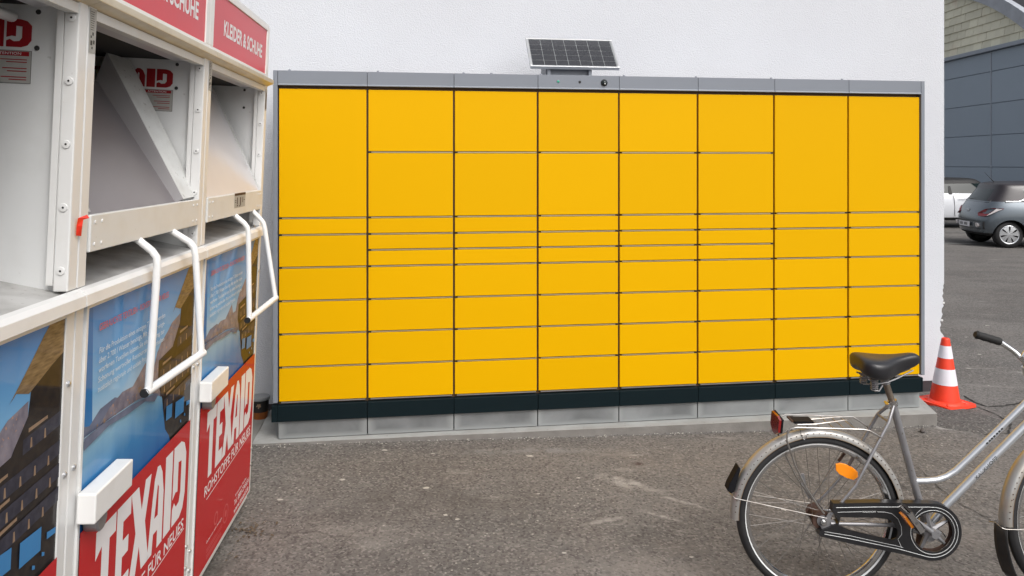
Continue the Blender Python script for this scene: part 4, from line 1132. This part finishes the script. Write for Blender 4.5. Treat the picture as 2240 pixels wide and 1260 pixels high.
for s in (1, -1):
    a = R(144) if s > 0 else R(-36)
    ck = MB().use('frame_dull'); e = (RC[0] + .150 * math.cos(a), RC[1] + .150 * math.sin(a))
    ck.tube([B(*RC, s * .080), B(RC[0] + .03 * math.cos(a), RC[1] + .03 * math.sin(a), s * .085), B(*e, s * .098)], [.013, .0095, .0085], 10)
    ck.tube([B(*RC, s * .070), B(*RC, s * .094)], .0165, 12)
    cko = bp('crank', ck, smooth=True)
    pd = MB().use('chrome'); pd.tube([B(*e, s * .09), B(*e, s * .185)], .006, 10)
    tilt = R(-55)
    def pf(a_, b_, c_): return B(e[0] + a_ * math.cos(tilt) - b_ * math.sin(tilt), e[1] + a_ * math.sin(tilt) + b_ * math.cos(tilt), s * c_)
    pd.prism([(-.042, -.010), (.042, -.010), (.042, .010), (-.042, .010)], pf, .110, .117); pd.prism([(-.042, -.010), (.042, -.010), (.042, .010), (-.042, .010)], pf, .178, .185)
    pd.use('rubber')
    for b_ in (-.013, .006): pd.prism([(-.040, b_), (-.018, b_), (-.018, b_ + .010), (-.040, b_ + .010)], pf, .117, .178); pd.prism([(.018, b_), (.040, b_), (.040, b_ + .010), (.018, b_ + .010)], pf, .117, .178)
    pdo = pd.build('pedal', cko, smooth=True, angle=30)
    pd = MB().use('reflector_orange'); pd.prism([(-.034, -.024), (.016, -.024), (.016, -.0135), (-.034, -.0135)], pf, .128, .172); pd.build('pedal_reflector', cko, bevel=.001)
# axle nuts, chain adjuster
nx = MB().use('chrome'); nx.tube([B(0, 0, .055), B(0, 0, .078)], .008, 6); nx.tube([B(0, 0, .0625), B(0, 0, .066)], .012, 12)
nx.use('rusty'); nx.tube([B(0, 0, .036), B(0, 0, .050)], .038, 22); nx.use('frame_dull'); nx.tube([B(0, 0, .050), B(0, 0, .054)], .022, 16)
bp('sprocket', nx, smooth=True, angle=30)
cab = MB().use('chrome_clean'); cab.tube([B(-.080, .352, .03), B(-.075, .33, .028), B(-.063, .312, .028), B(-.055, .318, .03), B(-.057, .33, .032)], .0014, 5); bp('loose_wire', cab, smooth=True)

# ------------------------------------------------------------------ traffic cone
cn = thing('traffic_cone', 'red and white striped traffic cone at the chipped corner of the white wall', 'traffic cone', (3.125, 5.415, gz(3.125, 5.415) + .002), (R(0), R(1.2), R(24)))
Hc = .475
rad = lambda t: .098 + (.026 - .098) * t
mb = MB().use('cone_red')
def ring(mb, t0, t1, mname, dr=0.):
    mb.use(mname); mb.lathe([(rad(t0) + dr, .035 + t0 * (Hc - .035)), (rad(t1) + dr, .035 + t1 * (Hc - .035))], n=40)
ring(mb, 0, .985, 'cone_red')
mb.use('cone_red'); mb.lathe([(rad(.985), .035 + .985 * (Hc - .035)), (rad(1) - .003, Hc), (.018, Hc - .001), (.016, Hc - .03)], n=40)
body = mb.build('cone_body', cn, smooth=True)
for t0, t1 in ((.26, .505), (.685, .875)):
    mb = MB(); ring(mb, t0 - .004, t1 + .004, 'cone_white', .0012)
    mb.build('reflective_band', cn, smooth=True)
mb = MB().use('cone_red')
mb.lathe([(.098, .034), (.104, .032), (.120, .020), (.128, .008)], n=40)
mb.lathe([(.092, .040), (.098, .0355)], n=40)
for a in range(4):
    an = R(90 * a + 45); c_, s_ = math.cos(an), math.sin(an)
    mb.tube([(.105 * c_, .105 * s_, .028), (.155 * c_, .155 * s_, .012)], .005, 6)
pts = []
hw, rc = .146, .030
for cx_, cy_, a0 in ((hw - rc, hw - rc, 0), (-hw + rc, hw - rc, 90), (-hw + rc, -hw + rc, 180), (hw - rc, -hw + rc, 270)): pts += arc(cx_, cy_, rc, a0, a0 + 90, 6)
mb.prism(pts, lambda a_, b_, c_: (a_, b_, c_), 0.002, .018)
k = len(pts); mb.add([(a_ * .97, b_ * .97, .0182) for a_, b_ in pts] + [(a_ * 1.004, b_ * 1.004, .022) for a_, b_ in pts] + [(a_ * 1.02, b_ * 1.02, .004) for a_, b_ in pts], [(i, (i + 1) % k, (i + 1) % k + k, i + k) for i in range(k)] + [(i + k, (i + 1) % k + k, (i + 1) % k + 2 * k, i + 2 * k) for i in range(k)])
mb.build('cone_base', cn, smooth=True, angle=30)

# ------------------------------------------------------------------ small pot by the wall, litter
pt = thing('plastic_tub', 'small black plastic tub with grey lid and amber foot behind the clothes containers', 'tub', (-1.640, 4.885, -.004))
mb = MB().use('pot_black'); mb.lathe([(0, .045), (.050, .045), (.056, .125)], n=28); mb.build('tub_body', pt, smooth=True)
mb = MB().use('pot_amber'); mb.lathe([(0, 0), (.046, 0), (.0505, .045), (.0, .0449)], n=28); mb.build('tub_foot', pt, smooth=True)
mb = MB().use('pot_lid'); mb.lathe([(.0565, .120), (.061, .122), (.0625, .134), (.059, .140), (.050, .1385), (0, .1385)], n=28); mb.build('tub_lid', pt, smooth=True)
mb = MB().use('print_lit')
for a, z, r_ in ((-1.50, .098, .006), (-1.30, .098, .006), (-1.40, .088, .007), (-1.62, .090, .005), (-1.25, .088, .005), (-1.44, .078, .005)):
    rr0 = .0545; x, y = rr0 * math.cos(a), rr0 * math.sin(a) - .0015; mb.lathe([(0, -.001), (r_, 0)], (x, y, z), 'y', 8)
mb.build('tub_emblem', pt)

pb = MB().use('stone'); pb.lathe([(0, 0), (.014, .002), (.017, .010), (.011, .019), (0, .022)], n=9); o = pb.build('pebble', smooth=True, loc=(2.640, 4.822, gz(2.64, 4.822)))
o['label'] = 'small dark round pebble on the asphalt in front of the slab corner'; o['category'] = 'stone'
# dry leaf litter by the foot of the farthest container
lf = MB().use('leaf_dry')
for i in range(70):
    x = -1.20 + random.gauss(0, .05); y = 3.42 + random.gauss(0, .09)
    if x < -1.30: x = -1.30 + random.random() * .1
    z = gz(x, y) + .006 + random.random() * .012; a = random.random() * 6.3; s = random.uniform(.004, .013)
    d1 = Vector((math.cos(a), math.sin(a), random.uniform(-.4, .4))) * s; d2 = Vector((-math.sin(a), math.cos(a), random.uniform(-.6, .6))) * s * .5
    c = Vector((x, y, z)); lf.add([c - d1, c + d2, c + d1, c - d2 + Vector((0, 0, s * .3))], [(0, 1, 2), (0, 2, 3)])
o = lf.build('leaf_litter', kind='stuff', recalc=False); o['label'] = 'dry leaf litter on the asphalt by the container foot'
# trodden chewing gum spots, flat and irregular
random.seed(21)
gm = MB().use('pale_stone')
for x, y, r_ in ((-.445, 3.899, .020), (-.898, 3.979, .022), (-.748, 4.379, .018), (.106, 4.33, .024), (-.32, 3.615, .014), (.358, 4.05, .012), (.136, 3.853, .010), (-1.159, 3.741, .016), (.231, 3.289, .014), (-.458, 4.339, .010), (-.261, 3.573, .013), (.781, 3.269, .012),
                 (1.35, 3.72, .015), (3.9, 6.4, .02), (4.3, 6.9, .025), (3.75, 5.9, .012), (5.2, 8.2, .03), (4.6, 7.6, .02), (.05, 3.05, .010), (-.6, 3.5, .008)):
    n_ = 9; ring_ = []
    for i in range(n_):
        a = 2 * math.pi * i / n_; q = r_ * random.uniform(.45, 1.0); X = x + q * math.cos(a) * 1.25; Y = y + q * math.sin(a) * .8; ring_.append((X, Y, gz_rough(X, Y) + .0022))
    gm.add([(x, y, gz_rough(x, y) + .0042)] + ring_, [(0, 1 + i, 1 + (i + 1) % n_) for i in range(n_)])
o = gm.build('gum_spots', smooth=True, kind='stuff', recalc=False); o['label'] = 'pale trodden spots on the asphalt'
# cracks in the pavement
mat('crack', (.022, .02, .018), .95)
for pts_, w_ in (([(2.30, 4.25), (2.282, 4.029), (2.272, 3.861), (2.295, 3.763), (2.32, 3.694), (2.346, 3.622), (2.37, 3.4)], .0032), ([(3.385, 5.619), (3.367, 5.467), (3.403, 5.367), (3.553, 5.395), (3.748, 5.488), (4.3, 5.62)], .010),
                 ([(2.038, 4.397), (2.065, 4.18), (2.081, 4.038), (2.106, 3.88)], .0022), ([(3.32, 5.40), (3.36, 5.2), (3.33, 5.0), (3.2, 4.83), (3.0, 4.80)], .007)):
    ck_ = MB().use('crack'); P_ = []
    for (a0_, b0_), (a1_, b1_) in zip(pts_[:-1], pts_[1:]):
        n_ = max(2, int(math.hypot(a1_ - a0_, b1_ - b0_) / .025))
        for i in range(n_): t = i / n_; P_.append((a0_ + (a1_ - a0_) * t + random.uniform(-.006, .006), b0_ + (b1_ - b0_) * t + random.uniform(-.006, .006)))
    v = []
    for i, (x, y) in enumerate(P_):
        x1, y1 = P_[min(i + 1, len(P_) - 1)]; x0, y0 = P_[max(i - 1, 0)]; d = Vector((x1 - x0, y1 - y0)).normalized(); ww = w_ * random.uniform(.2, 1)
        for s_ in (-1, 1): X = x - d.y * ww * s_; Y = y + d.x * ww * s_; v.append((X, Y, gz_rough(X, Y) + .0035))
    ck_.add(v, [(2 * i, 2 * i + 1, 2 * i + 3, 2 * i + 2) for i in range(len(P_) - 1)])
    ck_.build('pavement_crack', kind='structure', recalc=False)
# loose grit
gr = MB()
random.seed(11)
for i in range(2600):
    x = random.uniform(-1.5, 5.5); y = random.uniform(1.9, 8.5)
    p = L(0, 0, 0); rel = LM.inverted() @ Vector((x, y, 0))
    if -.2 < rel.x < 4.5 and rel.y > -.14: continue
    if rel.x < -.1 and rel.y > 0: continue
    if rel.x < XR and rel.y > OFF - .1: continue
    if x < -1.15 + .097 * (3.7 - y) and y < 4: continue
    s = random.uniform(.001, .0032) * (1.5 if random.random() < .04 else 1)
    gr.use('pale_stone' if random.random() < .5 else 'stone')
    c = Vector((x, y, gz(x, y) + .006))
    v = [c + Vector(d) * s for d in ((1, .1, 0), (-.2, 1, 0), (-1, -.3, 0), (.2, -.9, 0), (.1, 0, .8))]
    gr.add(v, [(0, 1, 4), (1, 2, 4), (2, 3, 4), (3, 0, 4)])
# broken edge of mortar crumbs along the slab front
for i in range(420):
    t = random.random(); rx = -.14 + t * 4.36; ry = -.052 - .078 * t - random.random() ** 2 * .05
    P_ = L(rx, ry, 0); s = random.uniform(.002, .006)
    gr.use('pale_stone' if random.random() < .6 else 'stone'); c = Vector((P_.x, P_.y, gz(P_.x, P_.y) + .004))
    v = [c + Vector(d) * s for d in ((1, .1, 0), (-.2, 1, 0), (-1, -.3, 0), (.2, -.9, 0), (.1, 0, .8))]
    gr.add(v, [(0, 1, 4), (1, 2, 4), (2, 3, 4), (3, 0, 4)])
o = gr.build('loose_grit', kind='stuff', recalc=False); o['label'] = 'loose grit and crumbs scattered on the asphalt'

# ------------------------------------------------------------------ grey hall with shingled gable
XH = 18.
hall = thing('hall_building', 'grey clad hall with a cream shingled gable under an arched roof', 'building', (XH, 0, -.34))
HZ = .34
mb = MB().use('hall_panel'); mb.box(.05, 9, 18, 52, -.3, 5.9 + HZ); mb.build('hall_body', hall)
zs = [-.02, .32, 1.52, 2.72, 3.91, 5.11, 5.86]; yj = [18, 22.9, 28.17, 33.4, 38.7, 44, 49]
for a, b in zip(yj[:-1], yj[1:]):
    for c, d in zip(zs[:-1], zs[1:]):
        mb = MB().use('hall_panel'); mb.box(-.0, .049, a + .045, b - .045, c + HZ + .012, d + HZ - .012); mb.build('cladding_panel', hall, bevel=.006)
for y in yj[1:-1]:
    mb = MB().use('hall_ledge'); mb.box(-.012, .045, y - .035, y + .035, 0, 5.85 + HZ); mb.build('joint_cover', hall)
mb = MB().use('hall_ledge'); mb.box(-.14, .06, 18, 52, 5.87 + HZ, 6.02 + HZ); mb.build('ledge', hall, bevel=.01)
YC, ZC, RA = 34., -4.2, 13.2
arcz = lambda y: ZC + math.sqrt(max(0, RA * RA - (y - YC) ** 2))
mb = MB().use('dark_roofing')
gp = [(YC - 8.0, 5.9)] + [(YC - 8.0 + .5 * i, arcz(YC - 8.0 + .5 * i)) for i in range(33)] + [(YC + 8.0, 5.9)]
mb.prism(gp, lambda a_, b_, c_: (c_, a_, b_ + HZ), .10, 9); mb.build('gable_core', hall)
rows = 10; rh = .322; tw = .53
for r_ in range(rows):
    z0 = 6.02 + r_ * rh - (.0 if r_ else 0)
    for i in range(30):
        y0 = 25.6 + i * tw + (tw / 2 if r_ % 2 else 0) + random.uniform(-.01, .01); y1 = y0 + tw - random.uniform(.008, .02)
        zl, zr = min(z0 + rh + .03, arcz(y0)), min(z0 + rh + .03, arcz(y1))
        if max(zl, zr) < z0 + .05 or y0 > 41.5: continue
        zl = max(zl, z0 + .002); zr = max(zr, z0 + .002)
        t = random.uniform(0, .008)
        mb = MB().use('shingle')
        mb.add([(.020 - t, y0, z0 + HZ), (.020 - t, y1, z0 + HZ), (.060, y1, zr + HZ), (.060, y0, zl + HZ), (.045, y0, z0 + HZ), (.045, y1, z0 + HZ), (.075, y1, zr + HZ), (.075, y0, zl + HZ)],
               [(0, 1, 2, 3), (0, 4, 5, 1), (0, 3, 7, 4), (1, 5, 6, 2), (3, 2, 6, 7)])
        mb.build('shingle', hall)
mb = MB().use('fascia'); N = 40
ang = [R(53 + 74 * i / N) for i in range(N + 1)]
pp = [(YC + (RA - .05) * math.cos(a), ZC + (RA - .05) * math.sin(a)) for a in ang] + [(YC + (RA + .42) * math.cos(a), ZC + (RA + .42) * math.sin(a)) for a in reversed(ang)]
mb.prism(pp, lambda a_, b_, c_: (c_, a_, b_ + HZ), -.16, .099); mb.build('roof_fascia', hall)
db = thing('dark_building', 'tall black roofed building rising behind the arched hall', 'building', (27.5, 30, -.4))
mb = MB().use('dark_roofing'); mb.box(0, 8, -18, 25, 0, 15.5); mb.build('wall', db)
mb = MB().use('dark_roofing')
for i in range(54): mb.box(-.06, -.001, -17.9 + .8 * i, -17.6 + .8 * i, 0, 15.4)
mb.build('wall_ribs', db, kind='stuff')

# ------------------------------------------------------------------ cars
COLS = [(0, 0), (.004, .35), (.012, .62), (.035, .84), (.075, .95), (.15, .99), (.28, 1), (.40, 1), (.52, 1), (.66, 1), (.78, 1), (.88, .97), (.945, .88), (.98, .66), (.995, .35), (1, 0)]
def car(label, cat_group, loc, heading, rows_, paint, roofm, wheels_x, wr, tw_, track, glass_cols, hatch):
    root = thing('parked_car', label, 'car', loc, (0, 0, heading), 'cars parked in front of the grey hall')
    nC = len(COLS); full = [(fx, -fy) for fx, fy in COLS] + [(fx, fy) for fx, fy in reversed(COLS[1:-1])]
    k = len(full); mb = MB(); v = []
    for zr, zf, xr, xf, hw in rows_:
        for fx, fy in full:
            v.append((xr + (xf - xr) * fx, hw * fy, zr + (zf - zr) * fx))
    nR = len(rows_)
    mats_ = [paint, 'car_glass', roofm, 'car_black']
    for m_ in mats_: mb.use(m_)
    mb.v = v
    for r_ in range(nR - 1):
        for j in range(k):
            jj = (j + 1) % k
            mb.f.append([r_ * k + j, r_ * k + jj, (r_ + 1) * k + jj, (r_ + 1) * k + j])
            cidx = j if j < nC - 1 else k - 1 - j
            if r_ == 5: mi = 2 if cidx in glass_cols else 1
            elif r_ > 5: mi = 2
            elif r_ == 0: mi = 3
            else: mi = 0
            mb.m.append(mi)
    mb.f.append(list(range(k))); mb.m.append(3)
    mb.f.append([(nR - 1) * k + i for i in range(k)]); mb.m.append(2)
    body = mb.build('car_body', root, smooth=False)
    ss_ = body.modifiers.new('sub', 'SUBSURF'); ss_.levels = 2; ss_.render_levels = 2
    cut = MB().use('car_black')
    for x in wheels_x: cut.tube([(x, -1.5, wr), (x, -(track / 2 - .16), wr)], wr * 1.13, 28); cut.tube([(x, (track / 2 - .16), wr), (x, 1.5, wr)], wr * 1.13, 28)
    cutter = cut.build('arch_cutter')
    bo = body.modifiers.new('cut', 'BOOLEAN'); bo.operation = 'DIFFERENCE'; bo.object = cutter; bo.solver = 'EXACT'
    cutter.matrix_world = Matrix.Translation(loc) @ Matrix.Rotation(heading, 4, 'Z')
    bpy.context.view_layer.update()
    dg = bpy.context.evaluated_depsgraph_get(); me = bpy.data.meshes.new_from_object(body.evaluated_get(dg))
    body.modifiers.clear(); old = body.data; body.data = me; bpy.data.meshes.remove(old)
    bpy.data.objects.remove(cutter)
    for p in me.polygons:
        for x in wheels_x:
            c = p.center
            if math.hypot(c.x - x, c.z - wr) < wr * 1.125 and abs(c.y) > track / 2 - .18 and abs(p.normal.y) < 1.1:
                if all(math.hypot(me.vertices[i].co.x - x, me.vertices[i].co.z - wr) < wr * 1.14 for i in p.vertices): p.material_index = 3
    me.shade_smooth(); me.set_sharp_from_angle(angle=R(45))
    for x in wheels_x:
        for s in (-1, 1):
            wo = bpy.data.objects.new('wheel', None); col.objects.link(wo); wo.parent = root; wo.location = (x, s * track / 2, wr)
            if s > 0: wo.rotation_euler = (0, 0, math.pi)
            t = MB().use('car_black'); t.lathe([(wr * .66, -.005), (wr * .70, -.02), (wr * .92, -.018), (wr, .01), (wr, tw_ - .03), (wr * .93, tw_)], axis='y', n=40); t.lathe([(wr * .70, tw_ * .8), (0, tw_ * .8)], axis='y', n=24); t.build('tyre', wo, smooth=True, angle=50)
            t = MB().use('wheel_silver'); t.lathe([(wr * .70, -.018), (wr * .67, -.022), (wr * .62, -.016), (wr * .60, .03)], axis='y', n=40)
            t.lathe([(0, -.030), (wr * .15, -.028), (wr * .19, -.018)], axis='y', n=20)
            for i in range(7):
                a = 2 * math.pi * i / 7 + .2; c_, s_ = math.cos(a), math.sin(a)
                def sp3(r_, w_, y_): return [(r_ * c_ - w_ * s_, y_, r_ * s_ + w_ * c_), (r_ * c_ + w_ * s_, y_, r_ * s_ - w_ * c_)]
                q = sp3(wr * .14, wr * .07, -.026) + sp3(wr * .42, wr * .14, -.024) + sp3(wr * .66, wr * .25, -.016)
                t.add(q, [(0, 1, 3, 2), (2, 3, 5, 4)])
            t.build('rim', wo, smooth=True, angle=30, recalc=False)
    return root, body
AL = R(-9)
gx, gy = 11.0, 16.60
WRg = .295
# rear wheel contact (near side) is the anchor; origin of the car = rear bumper centre
hx, hy = math.cos(AL), math.sin(AL)
org = Vector((gx, gy)) - Vector((hx, hy)) * .60 + Vector((-hy, hx)) * .735
rowsH = [(.20, .20, .16, 3.55, .72), (.30, .30, .05, 3.66, .83), (.52, .52, .0, 3.70, .865), (.70, .66, .03, 3.66, .865), (.88, .76, .11, 3.52, .85), (.985, .96, .18, 2.80, .80), (1.34, 1.38, .47, 2.05, .665), (1.42, 1.44, .44, 1.95, .61), (1.465, 1.475, .72, 1.75, .40), (1.475, 1.48, .95, 1.5, .12)]
groot, gbody = car('dark grey hatchback with black roof parked at the right edge, rear towards the viewer', '', (org.x, org.y, gz(gx, gy) - .0), AL, rowsH, 'car_grey', 'car_roof', (.60, 2.91), WRg, .19, 1.50, (2, 3, 4, 5), True)
def gpart(name, mb, **kw): return mb.build(name, groot, **kw)
def proj_rear(y, z):     # x of the tail at half width y and height z
    zs_ = [r[0] for r in rowsH]; i = max(j for j in range(len(zs_) - 1) if zs_[j] <= z); t = (z - zs_[i]) / (zs_[i + 1] - zs_[i])
    xr = rowsH[i][2] + (rowsH[i + 1][2] - rowsH[i][2]) * t; hw = rowsH[i][4] + (rowsH[i + 1][4] - rowsH[i][4]) * t
    xf = rowsH[i][3]
    fy = min(abs(y) / hw, .985); k_ = max(j for j in range(6) if COLS[j][1] <= fy); t2 = (fy - COLS[k_][1]) / (COLS[k_ + 1][1] - COLS[k_][1])
    return xr + (xf - xr) * (COLS[k_][0] + (COLS[k_ + 1][0] - COLS[k_][0]) * t2)
def rear_patch(name, mname, pts, out=.004, parent=None, thick=.03, **kw):
    """outline in (y, z) projected on the tail, with real depth behind it"""
    mb = MB().use(mname); fn = lambda a_, b_, d: (proj_rear(a_, b_) + d, a_, b_)
    # refine outline
    P2 = []
    for i, p in enumerate(pts):
        q = pts[(i + 1) % len(pts)]; n_ = max(1, int(math.hypot(q[0] - p[0], q[1] - p[1]) / .06))
        P2 += [(p[0] + (q[0] - p[0]) * t / n_, p[1] + (q[1] - p[1]) * t / n_) for t in range(n_)]
    mb.prism(P2, fn, -out + .012, thick + .012)
    return mb.build(name, parent or groot, **kw)
rear_patch('rear_window', 'car_glass', [(-.60, 1.005), (.60, 1.005), (.48, 1.33), (.30, 1.37), (-.30, 1.37), (-.48, 1.33)], .012)
pl = rear_patch('number_plate_recess', 'car_black', [(-.66, .405), (.66, .405), (.68, .575), (-.68, .575)], .020)
mb = MB().use('print_white'); mb.box(proj_rear(0, .48) - .030, proj_rear(0, .48) - .016, -.26, .26, .435, .545); mb.build('number_plate', groot)
mb = MB().use('ink')
for i, w_ in enumerate((.045, .05, .045, 0, .05, .05, .05)):
    if w_: mb.box(proj_rear(0, .48) - .0315, proj_rear(0, .48) - .0302, .20 - i * .058 - w_ * .4, .20 - i * .058 + w_ * .3, .46, .52)
mb.build('plate_marks', groot)
def surf(p, z, out, side):
    zs_ = [r[0] for r in rowsH]; i = max(j for j in range(len(zs_) - 1) if zs_[j] <= z); t = (z - zs_[i]) / (zs_[i + 1] - zs_[i])
    xr = rowsH[i][2] + (rowsH[i + 1][2] - rowsH[i][2]) * t; hw = rowsH[i][4] + (rowsH[i + 1][4] - rowsH[i][4]) * t; xf = rowsH[i][3]
    k_ = int(p); t2 = p - k_
    fx = COLS[k_][0] + (COLS[k_ + 1][0] - COLS[k_][0]) * t2; fy = COLS[k_][1] + (COLS[k_ + 1][1] - COLS[k_][1]) * t2
    a_ = min(1, max(0, (p - 1.5) / 3.0)) * math.pi / 2
    return (xr + (xf - xr) * fx - out * math.cos(a_), side * (hw * fy + out * math.sin(a_)), z)
def corner_patch(name, mname, pts, side, out):
    P2 = []
    for i, p in enumerate(pts):
        q = pts[(i + 1) % len(pts)]
        P2 += [(p[0] + (q[0] - p[0]) * t / 5, p[1] + (q[1] - p[1]) * t / 5) for t in range(5)]
    mb = MB().use(mname); mb.prism(P2, lambda a_, b_, d: surf(a_, b_, d, side), out, -.03)
    return mb.build(name, groot)
for s in (-1, 1):
    corner_patch('tail_light', 'lamp_red', [(1.75, .76), (2.0, .70), (2.7, .69), (3.4, .75), (4.4, .88), (3.4, .885), (2.5, .86)], s, .022)
    corner_patch('tail_light_lens', 'lamp_clear', [(3.0, .712), (3.4, .752), (4.25, .868), (3.7, .878), (3.45, .81), (3.2, .76)], s, .027)
    corner_patch('fog_lamp', 'lamp_clear', [(1.75, .46), (1.95, .44), (2.15, .47), (2.1, .53), (1.85, .54)], s, .030)
mb = MB().use('car_black'); mb.tube([(proj_rear(y / 10, .79) - .006, y / 10, .66 + .004 * abs(y)) for y in range(-7, 8)], .008, 6); gpart('tailgate_gap', mb)
mb = MB().use('chrome_clean'); mb.lathe([(.050, 0), (.042, -.010), (.040, 0)], (proj_rear(0, .80) - .002, 0, .80), 'x', 20); mb.tube([(proj_rear(0, .80) - .006, -.045, .79), (proj_rear(0, .80) - .006, .045, .81)], .007, 6); gpart('badge', mb, smooth=True)
mb = MB().use('car_black'); mb.tube([(.245, .30, 1.04), (.262, .02, 1.075)], [.012, .006], 6); gpart('rear_wiper', mb)
mb = MB().use('car_black'); mb.tube([(.62, 0, 1.44), (.60, 0, 1.47), (.42, 0, 1.67)], [.012, .008, .003], 6); gpart('aerial', mb)
mb = MB().use('lamp_red'); mb.box(.475, .50, -.16, .16, 1.385, 1.405); gpart('brake_light', mb)
def side_pt(fx_, z, off=.006):
    zs_ = [r[0] for r in rowsH]; i = max(j for j in range(len(zs_) - 1) if zs_[j] <= z); t = (z - zs_[i]) / (zs_[i + 1] - zs_[i])
    hw = rowsH[i][4] + (rowsH[i + 1][4] - rowsH[i][4]) * t
    return hw + off
for s in (-1, 1):
    mb = MB().use('chrome_clean')
    mb.tube([(x, s * side_pt(x, z, .0), z) for x, z in ((.52, 1.03), (.66, 1.03), (.78, 1.035), (.88, 1.07), (1.0, 1.16), (1.12, 1.25), (1.28, 1.32), (1.6, 1.355), (1.95, 1.35), (2.3, 1.26))], .013, 8)
    gpart('window_trim', mb, smooth=True)
    mb = MB().use('car_black'); mb.lathe([(.078, 0), (.072, .004), (.072, -.004)], (.98, s * .851, .87), 'y', 24); gpart('fuel_flap_gap', mb)
    mb = MB().use('car_black')
    mb.tube([(1.32, s * side_pt(0, z, -.002), z) for z in (.32, .5, .7, .88, .97)], .006, 6); gpart('door_gap', mb)
# white saloon behind
rowsW = [(.20, .20, .16, 4.15, .76), (.30, .30, .04, 4.30, .86), (.52, .52, .0, 4.36, .895), (.72, .66, .04, 4.32, .895), (.93, .80, .12, 4.15, .875), (1.0, .97, .30, 3.40, .82), (1.33, 1.38, .80, 2.72, .68), (1.42, 1.46, .90, 2.62, .63), (1.475, 1.48, 1.2, 2.35, .42), (1.485, 1.49, 1.4, 2.0, .12)]
WX, WY = 12.86 - 1.60, 22.8
wroot, wbody = car('white car parked behind the grey hatchback, half hidden by the white wall', '', (WX, WY, gz(12.8, 22)), R(2), rowsW, 'car_white', 'car_white', (.80, 3.42), .31, .2, 1.54, (2, 3), False)
mb = MB().use('car_black')
for s in (-1, 1): mb.prism([(1.55, 1.0), (1.65, 1.0), (1.66, 1.37), (1.60, 1.37)], lambda a_, b_, c_: (a_, c_ - s * (b_ - 1.0) * .46 * 1, b_), s * .80, s * .832)
mb.build('b_pillar', wroot)
for s in (-1, 1):
    mb = MB().use('car_white'); mb.tube([(1.80, s * .905, .86), (1.85, s * .915, .868), (1.97, s * .915, .870), (2.02, s * .905, .865)], .012, 8); mb.build('door_handle', wroot, smooth=True)
    mb = MB().use('car_black'); mb.tube([(1.69, s * .893, .35), (1.68, s * .899, .6), (1.67, s * .893, .85), (1.65, s * .862, .98)], .006, 6); mb.build('door_gap', wroot)
    mb = MB().use('car_white'); mb.box(2.95, 3.10, s * .93 - .06, s * .93 + .06, .98, 1.10); mb.build('wing_mirror', wroot, bevel=.03)
